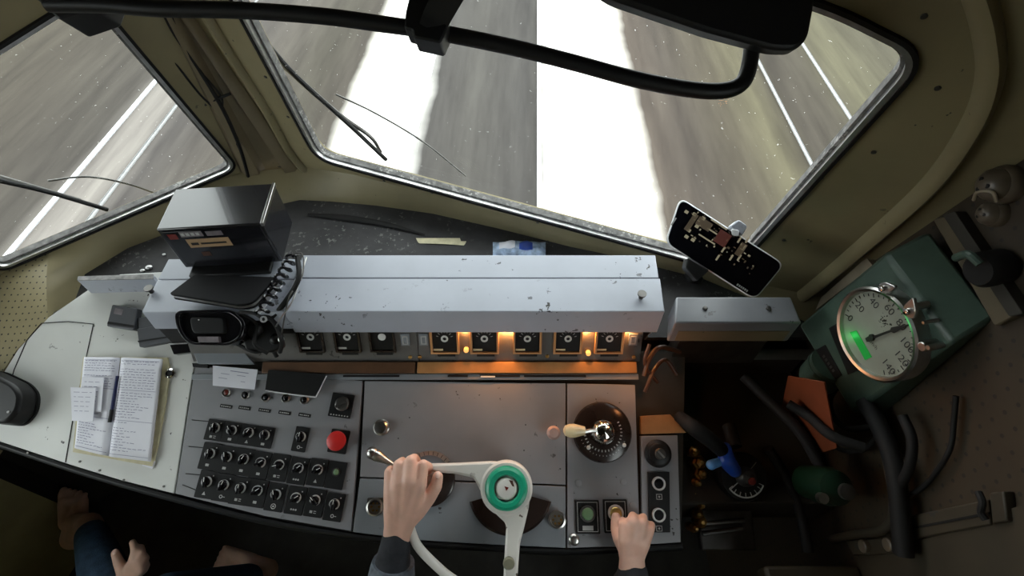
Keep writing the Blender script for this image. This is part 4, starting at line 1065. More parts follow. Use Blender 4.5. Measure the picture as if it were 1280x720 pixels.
# ------------------------------------------------------------ phone
PH = Fr(at(905, 308, .80), at(958, 340, .79)-at(850, 275, .80), at(930, 262, .80)-at(880, 350, .80))
ph = thing('phone', PH.w(0, 0, -.01), 'smartphone with lit display in a holder at the windscreen corner', 'phone')
P = PH.pts([(851, 246), (982, 330), (945, 375), (832, 303)])
P = rpoly(P, .014, 7)
MB().prism(PH, P, -.009, -.001).build('phone_edge', M['phonew'], ph, bevel=.002)
cxm = sum(p[0] for p in P)/len(P); cym = sum(p[1] for p in P)/len(P)
MB().prism(PH, [(cxm+(x-cxm)*.975-.0005, cym+(y-cym)*.95-.0012) for x, y in P], -.001, .0003).build('phone_glass', M['screen'], ph)
mk = MB(); ux = (V(*PH.hit(982, 330), 0)-V(*PH.hit(851, 246), 0)).normalized(); PU = Fr(PH.o, PH.x*ux.x+PH.y*ux.y, PH.y*ux.x-PH.x*ux.y)
def uq(px, py, w_, h_, mb): 
    x, y = PU.hit(px, py); mb.box(PU, x-w_/2, x+w_/2, y-h_/2, y+h_/2, .0004, .0007)
ui = MB(); uid = MB(); uir = MB()
for (px, py) in [(858, 265), (868, 268), (879, 273), (861, 288), (858, 296), (871, 283), (866, 300)]: uq(px, py, .006, .005, ui)
for (px, py, w_) in [(896, 279, .022), (890, 289, .018), (880, 297, .02), (888, 302, .016), (905, 285, .010)]: uq(px, py, w_, .0022, ui)
for (px, py) in [(918, 287), (924, 300), (910, 298), (904, 312), (897, 322), (914, 322), (930, 310), (924, 322), (934, 300)]: uq(px, py, .0028, .010, ui)
uq(880, 280, .024, .014, uid); uq(926, 312, .010, .022, uid); uq(864, 278, .008, .03, uid); uq(903, 298, .020, .022, uir)
random.seed(21)
for k in range(60):
    px = 862+k*1.35+random.uniform(-2, 2); py = 268+k*.9+random.uniform(-12, 26); uq(px, py, random.choice([.0016, .004, .0022]), random.choice([.0016, .003, .0014]), random.choice([ui, uid, uid]))
ui.build('screen_text', M['ui'], ph, smooth=0); uid.build('screen_area', M['uid'], ph, smooth=0); uir.build('screen_area', M['uir'], ph, smooth=0)
mk = MB(); x, y = PU.hit(842, 277); mk.prism(PU, rrect(x-.0012, x+.0012, y-.007, y+.007, .001), .0004, .0007); mk.build('earpiece_slot', M['markd'], ph)
lt_ = MB(); x, y = PU.hit(928, 360)
for k in range(6): lt_.box(PU, x-.010+k*.0034, x-.0078+k*.0034, y-.0017, y+.0017, .0004, .0007)
tag(lt_.build('phone_lettering', M['markd'], ph, smooth=0), kind='stuff')
ht = thing('phone_holder', PH.w(0, 0, -.03), 'grey clamp holder gripping the phone on the windscreen sill', 'phone holder')
MB().prism(PH, rpoly(PH.pts([(912, 283), (922, 275), (933, 283), (926, 296)], .0), .004), -.012, .006).build('clamp_jaw', M['hood'], ht, bevel=.002)
MB().prism(PH, rpoly(PH.pts([(914, 286), (924, 288), (923, 296), (915, 294)], .006), .003), .004, .0075).build('jaw_pad', M['phonew'], ht, bevel=.001)
MB().prism(PH, rpoly(PH.pts([(875, 300), (915, 305), (900, 345), (860, 325)], -.015), .01), -.026, -.0105).build('holder_back', M['black'], ht, bevel=.003)
pw = atz(868, 352, SHZ+.0)
MB().tube([PH.w(-.01, -.01, -.024), PH.w(-.012, -.02, -.05), V(pw.x, pw.y+.01, SHZ+.06), V(pw.x, pw.y+.01, SHZ)], [.010, .009, .010, .02], 12).build('holder_neck', M['black'], ht)
MB().prism(PH, rpoly(PH.pts([(858, 322), (885, 338), (870, 352), (855, 335)], -.005), .004), -.02, .004).build('lower_jaw', M['black'], ht, bevel=.002)

# ------------------------------------------------------------ bars and visor above
def blk(x): return x
vb = thing('mirror_frame', at(600, 20, .5), 'thick black tubular arm crossing the top of the windscreens', 'frame')
arm = [(60, 5), (130, 6), (200, 11), (300, 13), (400, 20), (470, 29), (545, 40), (640, 59), (720, 79), (790, 98), (850, 110), (895, 114), (922, 108), (934, 92), (940, 60), (944, 30)]
MB().tube([at(x, y, .50) for x, y in arm], .0078, 14, 5).build('frame_tube', M['black'], vb)
MB().tube([at(540, 38, .49), at(552, 10, .48), at(585, -50, .44), at(615, -120, .38)], [.017, .018, .018, .018], 4, 3).build('ceiling_post', M['black'], vb)
CL = Fr(at(540, 36, .49), at(560, 40, .49)-at(520, 32, .49), V(0, .79, .61))
MB().prism(CL, rpoly(CL.pts([(517, -6), (560, -6), (562, 40), (553, 61), (519, 54), (519, 46), (508, 43), (510, 22)]), .003), -.018, .012).build('clamp_block', M['black'], vb, bevel=.002)
ML = Fr(at(100, 18, .55), V(1, 0, 0), V(0, .79, .61))
MB().prism(ML, rpoly(ML.pts([(62, 8), (74, 18), (93, 36), (134, 22), (142, 0), (120, -25), (62, -25)]), .003), -.02, .02).build('end_bracket', M['black'], vb, bevel=.003)
VI = Fr(at(890, 0, .47), at(990, 20, .47)-at(800, -20, .47), V(0, .70, .71))
vs_ = MB().prism(VI, rpoly(VI.pts([(700, -80), (1022, -90), (1010, 20), (1004, 52), (990, 66), (962, 66), (880, 44), (745, -2)]), [.02, .02, .0, .008, .01, .008, .0, .02]), -.010, .010).build('sun_visor', M['black'], bevel=.004)
tag(vs_, 'black padded visor slab at top right, above the tubular arm', 'visor')
mb = MB(); mb.tube([VI.w(.0, .06, .0), VI.w(.0, .10, .02), VI.w(0, .14, .06)], .008, 10); mb.build('visor_hinge', M['black'], vs_)

# cables along the corner post
t = thing('post_cables', post_row(.0)[3], 'thin black cables running down the post between the windscreens', 'cable')
def pcab(L_, r, nm='cable'):
    P = []
    for px, py in L_:
        # on the plane through the post, just inside it
        A0 = LW.w(sL, 0); B1 = W.w(xl, 0); f_ = Fr(A0+((LW.z+W.z).normalized())*.010, B1-A0, (LW.y+W.y)); P.append(f_.wp(px, py))
    MB().tube(P, r, 8).build(nm, M['rubber'], t)
pcab([(190, -20), (212, 30), (232, 62), (262, 108), (283, 145), (300, 185), (312, 226)], .004)
pcab([(150, 0), (180, 30), (220, 80), (250, 118), (274, 142), (290, 170), (305, 200), (311, 226)], .002)
pcab([(205, 0), (225, 45), (236, 72), (275, 118), (280, 140), (300, 180), (310, 226)], .0018)
pcab([(140, 20), (155, 37), (178, 38), (192, 25)], .0015)
pcab([(262, 127), (275, 122), (288, 117)], .003, 'cable_clip')
# ------------------------------------------------------------ white controller wheel
H = .080
wc = DESK.hit(633, 610, H)
cw = thing('quarter_wheel_controller', DESK.w(wc[0], wc[1], 0), 'chipped white quarter wheel with a bright green hub ring, held by the driver', 'controller')
def c5(L_, h): return DESK.pts([(430+x/3, 480+y/3) for x, y in L_], h)
out5 = [(300, 300), (420, 297), (560, 290), (640, 302), (688, 342), (701, 400), (692, 470), (676, 540), (660, 600), (650, 740), (642, 860), (588, 860), (597, 740), (604, 600), (608, 525), (570, 490), (530, 440), (508, 395), (485, 352), (420, 338), (300, 328)]
P = rpoly(c5(out5, H), .006, 3)
MB().prism(DESK, P, H-.020, H).build('wheel_casting', M['white'], cw, bevel=.004)
bo = MB().lathe(DESK, wc[0], wc[1], [(.040, H-.045), (.042, H-.02), (.0415, H), (.038, H+.004), (1e-6, H+.004)], 36).build('wheel_boss', M['white'], cw)
MB().lathe(DESK, wc[0], wc[1], [(.0190, H+.003), (.0195, H+.010), (.022, H+.013), (.0275, H+.0135), (.0315, H+.011), (.0335, H+.006), (.034, H+.003)], 40).build('hub_ring', M['green'], cw)
MB().lathe(DESK, wc[0], wc[1], [(.0165, H+.003), (.0165, H+.009), (.014, H+.0125), (.008, H+.014), (1e-6, H+.014)], 28).build('hub_cap', M['white'], cw)
mb = MB(); mb.prism(DESK, [(wc[0]-.003, wc[1]+.004), (wc[0]+.004, wc[1]+.002), (wc[0], wc[1]-.003)], H+.0135, H+.0148); mb.build('hub_mark', M['redlens'], cw)
mb = MB(); mb.prism(DESK, [(wc[0]+.004, wc[1]+.013), (wc[0]+.010, wc[1]+.012), (wc[0]+.0125, wc[1]+.003), (wc[0]+.009, wc[1]+.004)], H+.0105, H+.0135); mb.build('hub_notch', M['coil'], cw)
MB().cyl(DESK, wc[0], wc[1], .022, 0, H-.02, 24).build('wheel_shaft', M['darksteel'], cw)
R0 = .172
rim = [DESK.wp(x, y, H-.012) for x, y in [(548, 591), (528, 594), (513, 612), (508, 636), (513, 660), (522, 682), (541, 703), (566, 724), (600, 742), (636, 750)]]
MB().tube(rim, .0072, 14, 6).build('wheel_rim', M['white'], cw)
c = DESK.hit(636, 703, H); MB().lathe(DESK, c[0], c[1], [(.0085, H-.002), (.009, H+.008), (.007, H+.0115), (1e-6, H+.012)], 18).build('spoke_plug', mat('olive_painted_plug', (.20, .19, .13), .4), cw)
kp = DESK.hit(534, 604, H); MB().lathe(DESK, kp[0], kp[1], [(.010, H-.045), (.0125, H-.03), (.0135, H-.01), (.011, H+.0), (1e-6, H+.004)], 20).build('wheel_grip', M['steel'], cw)
# base discs on the desk
t = thing('reverser_dial', DESK.wp(537, 600, 0), 'black half dial with a pale scale arc, partly under the driver\'s left hand', 'dial')
c = DESK.hit(536, 598); MB().lathe(DESK, c[0], c[1], [(.046, 0), (.046, .006), (.043, .008), (1e-6, .008)], 36, math.radians(-95), math.radians(25)).build('dial_plate', M['bakelite'], t)
MB().lathe(DESK, c[0], c[1], [(.046, .0), (.046, .004), (.0385, .004), (.0385, .0)], 20, math.radians(40), math.radians(150)).build('scale_arc', M['steel'], t)
mk = MB()
for k in range(9): a = math.radians(48+k*11); mk.box(DESK.sub(c[0]+.042*math.cos(a), c[1]+.042*math.sin(a), .004, a), -.003, .003, -.0005, .0005, 0, .0004)
tag(mk.build('scale_marks', M['dialmark'], t), kind='stuff')
MB().lathe(DESK, c[0], c[1], [(.020, 0), (.020, .016), (.015, .02), (1e-6, .02)], 24).build('dial_hub', M['darksteel'], t)
t = thing('sector_dial', DESK.wp(633, 618, 0), 'black sector plate on the desk beneath the green hub', 'dial')
c = DESK.hit(638, 612); MB().lathe(DESK, c[0], c[1], [(.072, 0), (.072, .008), (.068, .011), (.02, .011), (.02, 0)], 36, math.radians(195), math.radians(345)).build('sector_plate', M['bakelite'], t)
MB().lathe(DESK, c[0], c[1], [(.030, 0), (.030, .03), (.026, .036), (.02, .036)], 24).build('sector_hub', M['darksteel'], t)
# ball lever
t = thing('ball_lever', DESK.wp(500, 588, 0), 'small lever with a dull metal ball, left of the driver\'s hand', 'lever')
p0 = DESK.wp(463, 565, .04); p1 = DESK.wp(476, 572, .038); p2 = DESK.wp(492, 581, .034); p3 = DESK.wp(520, 596, .02)
MB().tube([p0, p1, p2], [.0085, .0105, .006, .0035], 14, 6).build('lever_ball', M['steel'], t)
MB().tube([p1, p2, p3], .0032, 10).build('lever_rod', M['steel'], t)
MB().ball(p0.lerp(p1, .2), .0108, 16).build('ball_tip', M['steel'], t)

# ------------------------------------------------------------ speedometer
S = Fr(at(1097, 417, .75), (.2, -.98, 0), (0, 0, 1))
sp_ = thing('speedometer', S.w(0, -.1, -.03), 'round pale speedometer dial in a grey green box on the right wall', 'speedometer')
zf = -.014; zbk = -.058
fr4 = S.pts([(998, 406), (1105, 317), (1192, 430), (1064, 517)], zf)
bk4 = S.pts([(1018, 412), (1162, 287), (1247, 396), (1105, 522)], zbk)
vs = [S.w(x, y, zf) for x, y in fr4]+[S.w(x, y, zbk) for x, y in bk4]
MB().add(vs, [(0, 1, 2, 3), (7, 6, 5, 4), (0, 4, 5, 1), (1, 5, 6, 2), (2, 6, 7, 3), (3, 7, 4, 0)]).build('housing', M['hammer'], sp_, bevel=.006)
R = .067
MB().lathe(S, 0, 0, [(R+.004, zf-.002), (R+.004, .006), (R+.001, .0085), (R-.003, .007), (R-.004, .001)], 56).build('bezel', M['steel'], sp_)
fc = MB().lathe(S, 0, 0, [(R-.003, .001), (1e-6, .0012)], 56).build('dial_face', M['dial'], sp_)
mk = MB()
for n_, px, py in [('0', 1063, 398), ('20', 1075, 384), ('40', 1093, 379), ('60', 1112, 387), ('80', 1127, 406), ('100', 1134, 431), ('120', 1127, 448), ('140', 1111, 458)]:
    x, y = S.hit(px, py, .001); mk.text(S, x, y, .0016, n_, .0165, 0)
mk.text(S, *S.hit(1092, 430, .001), .0016, 'km/h', .009)
mk.build('dial_numbers', M['dialmark'], fc, smooth=0)
a0 = S.hit(1057, 393, .001); a1_ = S.hit(1106, 468, .001)
A0 = math.atan2(a0[1], a0[0]); A1 = math.atan2(a1_[1], a1_[0])
while A0 < A1: A0 += 2*PI
mk = MB()
for k in range(29):
    a = A0+(A1-A0)*k/28; ln = .005 if k % 4 == 0 else .003
    mk.box(S.sub((R-.008)*math.cos(a), (R-.008)*math.sin(a), .0014, a), -ln, ln*.3, -.0006, .0006, 0, .0005)
tag(mk.build('dial_scale', M['dialmark'], fc, smooth=0), kind='stuff')
mk = MB(); random.seed(11); cx_, cy_ = S.hit(1106, 403, .001)
for k in range(34):
    r_ = random.uniform(.001, .014); a = random.uniform(0, 2*PI); mk.cyl(S, cx_+r_*math.cos(a), cy_+r_*math.sin(a), random.uniform(.0004, .0011), .0013, .0017, 6)
tag(mk.build('dial_stain_specks', M['dialmark'], fc, smooth=0), kind='stuff')
n0 = S.hit(1083, 425, .003); n1 = S.hit(1137, 405, .003); d = Vector(n1)-Vector(n0); aa = math.atan2(d.y, d.x); NF = S.sub(n0[0], n0[1], .003, aa); Ln = d.length
nd = MB().prism(NF, [(0, -.003), (.012, -.0045), (.016, -.0018), (Ln*.6, -.0016), (Ln*.64, -.0042), (Ln*.86, -.002), (Ln, 0), (Ln*.86, .002), (Ln*.64, .0042), (Ln*.6, .0016), (.016, .0018), (.012, .0045), (0, .003)], 0, .001).build('needle', M['dialmark'], sp_, smooth=0)
MB().cyl(S, *S.hit(1090, 421, .003), .0042, .0016, .0050, 14).build('needle_hub', M['dialmark'], sp_)
P = S.pts([(1063, 415), (1071, 413), (1090, 446), (1082, 450)], .001)
MB().prism(S, P, .001, .0022).build('green_window', M['lcd'], sp_, smooth=0)
cx_, cy_ = S.hit(1076, 431, .001)
l = bpy.data.lights.new('window_glow', 'POINT'); l.energy = .006; l.color = (.10, 1, .22); l.shadow_soft_size = .004
lo_ = bpy.data.objects.new('window_glow', l); COL.objects.link(lo_); lo_.location = S.w(cx_-.02, cy_-.006, .011)
# latches and bolts on the rim
def ear(px, py, ang, k=1.0):
    f = Fr(S.wp(px, py, .010), S.x, S.y).sub(0, 0, 0, ang)
    e_ = MB().prism(f, rpoly([(-.012*k, -.010*k), (.004*k, -.012*k), (.026*k, -.001), (.004*k, .012*k), (-.012*k, .010*k)], .005, 4), -.003, .002).build('latch_ear', M['steel'], sp_, bevel=.001)
    MB().knob(f, -.001, 0, .0058*k, .002, .006, 14).build('latch_screw', M['chrome'], e_)
ear(1107, 360, math.radians(60), .75); ear(1138, 388, math.radians(120), .8)
for px, py, r_ in [(1144, 383, .005), (1155, 433, .0075), (1163, 434, .004), (1157, 403, .0025)]:
    MB().knob(Fr(S.wp(px, py, .004), S.x, S.y), 0, 0, r_, -.018, .022, 14).build('bolt', M['steel'], sp_)
P = S.pts([(1021, 437), (1032, 431), (1053, 469), (1043, 476)], zf)
pq = MB().prism(S, P, zf-.002, zf+.002).build('name_plate', M['black'], sp_, bevel=.0005)
c_ = S.hit(1037, 454, zf)
mk = MB(); f = Fr(S.w(c_[0], c_[1], zf+.002), S.x, S.y)
for k in range(5): mk.box(f, -.016+k*.007, -.012+k*.007, -.003, .003, 0, .0004)
tag(mk.build('plate_lettering', M['darksteel'], pq), kind='stuff')
P = S.pts([(1038, 410), (1048, 404), (1075, 462), (1062, 468)], zf)
MB().prism(S, P, zf-.002, zf+.003).build('rim_shadow_plate', M['black'], sp_)
# drum below the box
c_ = S.hit(1040, 453, -.03)
DR = Fr(S.w(c_[0], c_[1], -.026), S.x, S.z*-1)  # axis = x cross -z = y ; build downwards
DR = Fr(S.w(c_[0]+.004, c_[1]+.005, -.026), S.x, S.z)
mb = MB(); mb.lathe(DR, 0, 0, [(.034, .0), (.034, .050), (.031, .058), (.022, .062), (1e-6, .063)], 30); mb.build('lower_drum', M['hammer'], sp_)
mb = MB(); mb.lathe(DR, 0, 0, [(.0355, .010), (.0355, .016), (.034, .016)], 30); mb.build('drum_band', M['hammer'], sp_)
kx = MB(); c_ = S.hit(1228, 337, -.03); KF = Fr(S.w(c_[0], c_[1], -.035), S.x, S.y)
kx.lathe(KF, 0, 0, [(.022, -.02), (.022, .006), (.018, .012), (1e-6, .013)], 24); kx.build('side_cap', M['rubber'], sp_)
MB().tube([S.wp(1195, 322, -.02), S.wp(1210, 318, -.01), S.wp(1225, 330, -.012)], .005, 10).build('cap_bracket', M['hammer'], sp_)

# wall fittings
RW = Fr((XR, 0, ZC), (0, -1, 0), (0, 0, 1))
mp_ = MB().prism(RW, rpoly(RW.pts([(1166, 275), (1189, 268), (1274, 392), (1243, 408)], .01), .004), 0, .010).build('mounting_board', M['board'], bevel=.002); tag(mp_, 'tan wooden mounting board on the wall behind the speedometer box', 'board')
mp2_ = MB().prism(RW, rpoly(RW.pts([(1192, 268), (1208, 264), (1296, 392), (1278, 396)], .0), .003), 0, .016).build('cable_duct', M['inner'], bevel=.002); tag(mp2_, 'dark cable duct along the right edge of the cream mounting board', 'duct')
mp3_ = MB().prism(RW, rpoly(RW.pts([(1027, 388), (1034, 372), (1092, 322), (1100, 332)], .0), .003), 0, .012).build('mounting_board', M['ceramic'], bevel=.002); tag(mp3_, 'small pale board peeking out left of the speedometer box', 'board')
def fitting(px, py, r, m, label, nm='wall_lamp_socket', off=0.0, body='ceramic'):
    x, y = RW.hit(px, py, r); t = thing(nm, RW.w(x, y, 0), label, 'socket')
    MB().lathe(RW, x, y, [(r, 0), (r*1.02, r*.35), (r*.92, r*.6), (r*.86, r*.66)], 28).build('socket_base', m, t)
    MB().lathe(RW, x, y, [(r*.86, r*.6), (r*.80, r*.95), (r*.55, r*1.25), (r*.2, r*1.38), (1e-6, r*1.4)], 28).build('socket_cap', m, t)
    hs = MB()
    for k in range(3): a = .5+k*2.1; hs.cyl(RW.sub(x+r*.3*math.cos(a), y+r*.3*math.sin(a), r*1.22), 0, 0, r*.12, 0, r*.14, 10)
    pieces(hs, 'socket_hole', M['black'], t); return t
fitting(1236, 231, .0235, M['ceramicd'], 'larger brown round socket high on the right wall')
fitting(1231, 267, .0165, M['ceramicd'], 'smaller brown round cap just below the large brown wall socket')
fitting(1011, 373, .0125, M['ceramic'], 'upper of two small ivory sockets beside the speedometer box')
fitting(999, 391, .0115, M['ceramic'], 'lower of two small ivory sockets, touching the grey box end')
hk = MB().tube([RW.wp(1217, 250, .022), RW.wp(1222, 240, .03), RW.wp(1240, 240, .03), RW.wp(1246, 252, .022)], .002, 8).build('wire_hook', M['ceramic']); tag(hk, 'thin pale wire loop between the two brown wall sockets', 'hook')

# hoses, pipe, bracket
def hose(name, L_, r, m, label, cat='hose', off=.03, n=12):
    o_ = MB().tube([RW.wp(q[0], q[1], q[2] if len(q) > 2 else off) for q in L_], r, n).build(name, m); tag(o_, label, cat); return o_
hose('rubber_hose', [(1080, 500, .035), (1100, 535), (1117, 580), (1124, 630), (1130, 694)], .013, M['rubber'], 'thickest black hose running down the wall below the speedometer')
hose('rubber_hose', [(1128, 520, .03), (1140, 550), (1136, 585), (1122, 615), (1120, 650), (1122, 690)], .007, M['rubber'], 'second black hose right beside the thickest hose')
hose('wall_cable', [(1195, 495), (1192, 530), (1188, 560), (1172, 588), (1152, 610), (1125, 625)], .0035, M['rubber'], 'thin black cable curving down the perforated wall right of the hoses', 'cable', .012)
hose('cable_loop', [(1048, 480), (1037, 500), (1042, 522), (1062, 536), (1098, 532)], .0055, M['rubber'], 'black cable loop directly beneath the green drum', 'cable')
hose('cable_loop', [(1030, 545), (1050, 562), (1078, 562), (1096, 545), (1100, 520)], .004, M['rubber'], 'thinner black loop below the first cable loop', 'cable')
hose('wall_pipe', [(1105, 555), (1112, 590), (1117, 625), (1115, 650), (1100, 664), (1070, 668), (1040, 674)], .007, M['smoothR'], 'brown painted thin pipe bending left above the bracket plate', 'pipe', .02)
t = thing('bracket_plate', RW.wp(1095, 684, 0), 'brown bracket plate with two bolts at the foot of the hoses', 'bracket')
MB().prism(RW, rpoly(RW.pts([(1058, 676), (1122, 672), (1124, 692), (1068, 694)], .01), .003), 0, .012).build('plate', M['smoothR'], t, bevel=.001)
for px, py in [(1082, 683), (1113, 681)]: MB().knob(RW, *RW.hit(px, py, .014), .0105, .012, .009, 16).build('bolt', M['ceramicd'], t)
t = thing('latch_frame', RW.wp(1190, 640, 0), 'painted window frame rail with a dark latch, low on the right wall', 'frame')
MB().prism(RW, RW.pts([(1130, 646), (1235, 624), (1238, 656), (1132, 676)], .01), 0, .010).build('frame_rail', M['smoothR'], t, bevel=.002)
MB().prism(RW, RW.pts([(1133, 660), (1236, 640), (1236, 643), (1133, 663)], .011), .009, .0115).build('rail_groove', M['rubber'], t)
MB().prism(RW, RW.pts([(1236, 616), (1254, 614), (1259, 652), (1240, 655)], .014), 0, .014).build('frame_end', M['smoothR'], t, bevel=.002)
MB().tube([RW.wp(1223, 615, .018), RW.wp(1228, 628, .02), RW.wp(1226, 640, .02), RW.wp(1232, 650, .018)], .0042, 8).build('latch', M['rubber'], t)
# ledge
lg = MB().box(Fr((0, 0, ZC-1.0), (1, 0, 0), (0, 1, 0)), .43, .592, -.10, .165, -.02, .02); lg = lg.build('wall_ledge', M['smoothR'], bevel=.006); tag(lg, 'brownish painted ledge at the bottom right corner of the cab', 'ledge')

tag(MB().box(RW, -.168, .14, -1.74, .10, 0, .007).build('trim_4', M['smoothR']), kind='structure')
# ------------------------------------------------------------ dark equipment right of the desk
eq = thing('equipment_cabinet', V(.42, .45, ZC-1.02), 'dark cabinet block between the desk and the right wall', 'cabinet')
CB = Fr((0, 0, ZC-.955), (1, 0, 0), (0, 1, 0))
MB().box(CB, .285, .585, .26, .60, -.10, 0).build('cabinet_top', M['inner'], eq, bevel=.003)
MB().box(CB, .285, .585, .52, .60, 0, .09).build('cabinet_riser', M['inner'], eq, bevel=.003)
# wall patch with the orange lamp glow put into its colour
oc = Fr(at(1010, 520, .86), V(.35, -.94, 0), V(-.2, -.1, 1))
os_ = MB().prism(oc, oc.pts([(985, 470), (1030, 478), (1046, 560), (1020, 568), (975, 520)]), -.002, 0).build('orange_glow_patch', M['orange']); tag(os_, 'wall patch beneath the green drum with orange lamp glow painted in', 'sheet')
l = bpy.data.lights.new('orange_lamp', 'POINT'); l.energy = .03; l.color = (1, .33, .09); l.shadow_soft_size = .01
lo_ = bpy.data.objects.new('orange_lamp', l); COL.objects.link(lo_); lo_.location = V(.40, .50, ZC-.785)
l = bpy.data.lights.new('bracket_lamp_light', 'POINT'); l.energy = .07; l.color = (1, .36, .12); l.shadow_soft_size = .01
lo_ = bpy.data.objects.new('bracket_lamp_light', l); COL.objects.link(lo_); lo_.location = at(822, 478, .84)
# thick dark arm from the lit bracket
ar = MB().tube([at(848, 520, .90), at(868, 535, .87), at(890, 552, .88), at(915, 575, .91)], [.010, .014, .013, .012], 14).build('valve_arm', M['rubber']); tag(ar, 'thick black arm reaching from the tan bracket to the blue valve', 'arm')
# brake crane with gauge dome and blue cock
bk = thing('brake_crane', at(925, 600, .93), 'dark brake crane with a blue handle and round glass gauge', 'brake valve')
G = Fr(at(932, 596, .90), (1, 0, 0), (0, .927, .375))
MB().lathe(G, 0, 0, [(.040, -.05), (.042, -.012), (.040, -.006), (.036, -.006)], 36).build('gauge_case', M['black'], bk)
gf = MB().lathe(G, 0, 0, [(.037, -.008), (1e-6, -.0075)], 36).build('gauge_face', M['blackg'], bk)
MB().lathe(G, 0, 0, [(.036, -.005), (.0335, -.004), (.0335, -.006)], 30, math.radians(215), math.radians(335)).build('scale_arc', M['mark'], gf)
mk = MB()
for a in (215, 232, 250, 268, 286, 304, 322, 335):
    f = G.sub(.031*math.cos(math.radians(a)), .031*math.sin(math.radians(a)), -.006, math.radians(a)); mk.box(f, -.004, .004, -.0006, .0006, 0, .001)
tag(mk.build('scale_marks', M['mark'], gf), kind='stuff')
nb = MB(); nb.box(G.sub(0, 0, -.005, math.radians(218)), 0, .036, -.0007, .0007, 0, .001); nb.build('gauge_needle', M['mark'], gf)
nb = MB(); nb.box(G.sub(0, 0, -.005, math.radians(45)), .012, .034, -.0005, .0005, 0, .001); nb.build('gauge_needle', M['steel'], gf)
MB().lathe(G, 0, 0, [(.017, -.004), (.016, .008), (.011, .015), (1e-6, .018)], 24).build('gauge_dome', M['darksteel'], bk)
MB().lathe(G, .003, -.006, [(.007, .014), (.006, .019), (1e-6, .020)], 14).build('dome_cap', M['redlens'], bk)
MB().limb([(at(907, 560, .895), .010), (at(908, 575, .89), .015), (at(918, 588, .895), .012)]).build('blue_handle', M['blue'], bk, remesh=.002)
MB().limb([(at(889, 581, .885), .0085), (at(900, 577, .89), .0075)]).build('blue_knob', mat('light_blue_knob', (.10, .28, .62), .3), bk)
mb = MB(); mb.lathe(Fr(at(915, 545, .92), (1, 0, 0), (0, 0, 1)), 0, 0, [(.012, -.02), (.012, .02)], 16); mb.build('valve_body', M['rubber'], bk)
for q in [[(875, 655), (930, 650)], [(878, 667), (928, 660)]]:
    MB().tube([at(q[0][0], q[0][1], .93), at(q[1][0], q[1][1], .93)], .0042, 10, 1).build('guard_rod', M['darksteel'], bk)
MB().box(Fr(at(905, 650, .96), (1, 0, 0), (0, .927, .375)), -.05, .05, -.05, .06, -.01, .01).build('crane_base', M['darksteel'], bk, bevel=.003)
bf = thing('brass_fittings', at(872, 620, .95), 'row of small brass fittings along the left of the brake crane', 'fittings')
random.seed(5)
for (px, py, r_) in [(868, 565, .010), (874, 578, .013), (876, 592, .012), (870, 604, .009), (866, 618, .009), (874, 630, .011), (872, 642, .010), (876, 652, .012), (867, 660, .008)]:
    fb = Fr(at(px, py, .935), (1, random.uniform(-.3, .3), 0), (0, .927, .375)); MB().lathe(fb, 0, 0, [(r_, -.02), (r_, .0), (r_*.7, .003), (r_*.7, .010), (r_*.3, .014), (1e-6, .014)], 6 if r_ > .010 else 16).build('brass_nut', M['brass'], bf)
MB().tube([at(868, 560, .95), at(876, 590, .95), at(868, 620, .95), at(876, 655, .95)], .006, 10).build('brass_pipe', M['brass'], bf)
# second dark gauge with green cover
gg = thing('green_valve', at(1048, 610, .84), 'dark valve with a deep green dome, low between crane and pipe', 'valve')
G2 = Fr(at(1046, 610, .80), (1, 0, 0), (-.2, .90, .4))
MB().lathe(G2, 0, 0, [(.028, -.08), (.030, -.02), (.026, .0), (.016, .006), (1e-6, .008)], 30).build('valve_dome', mat('deep_green_enamel', (.004, .018, .009), .35), gg)
MB().lathe(G2, .008, -.004, [(.012, .006), (.012, .014), (1e-6, .016)], 20).build('valve_cap', M['darksteel'], gg)
MB().lathe(G2, -.028, -.014, [(.008, .0), (.008, .010), (.0055, .0105)], 18).build('valve_ring', M['steel'], gg)
# cables in the dark gap
for i, (L_, r_, lab) in enumerate([([(805, 470, .90), (812, 448, .90), (826, 434, .90), (850, 440, .93)], .004, 'outer amber lit cable curling out beside the hood end'),
                         ([(806, 490, .91), (818, 462, .91), (832, 450, .92), (846, 468, .93)], .0035, 'inner amber lit cable below the outer one, near the hood end'),
                         ([(812, 430, .89), (806, 455, .90), (822, 478, .92)], .003, 'thin amber lit cable hanging straight down at the hood end')]):
    tag(MB().tube([at(*q) for q in L_], r_, 10).build('lit_cable', M['coil']), lab, 'cable')
for L_, r_, lab in [([(985, 505, .86), (1010, 520, .84), (1040, 545, .80), (1080, 560, .78)], .008, 'black hose crossing the painted orange glow diagonally'),
                    ([(930, 470, .95), (960, 500, .92), (1000, 540, .88), (1030, 590, .86)], .010, 'black hose running behind the crane toward the green valve'),
                    ([(960, 560, .92), (985, 600, .92), (1000, 640, .92), (1010, 690, .90)], .009, 'black hose hanging between the crane gauge and green valve')]:
    tag(MB().tube([at(*q) for q in L_], r_, 12).build('rubber_hose', M['rubber']), lab, 'hose')
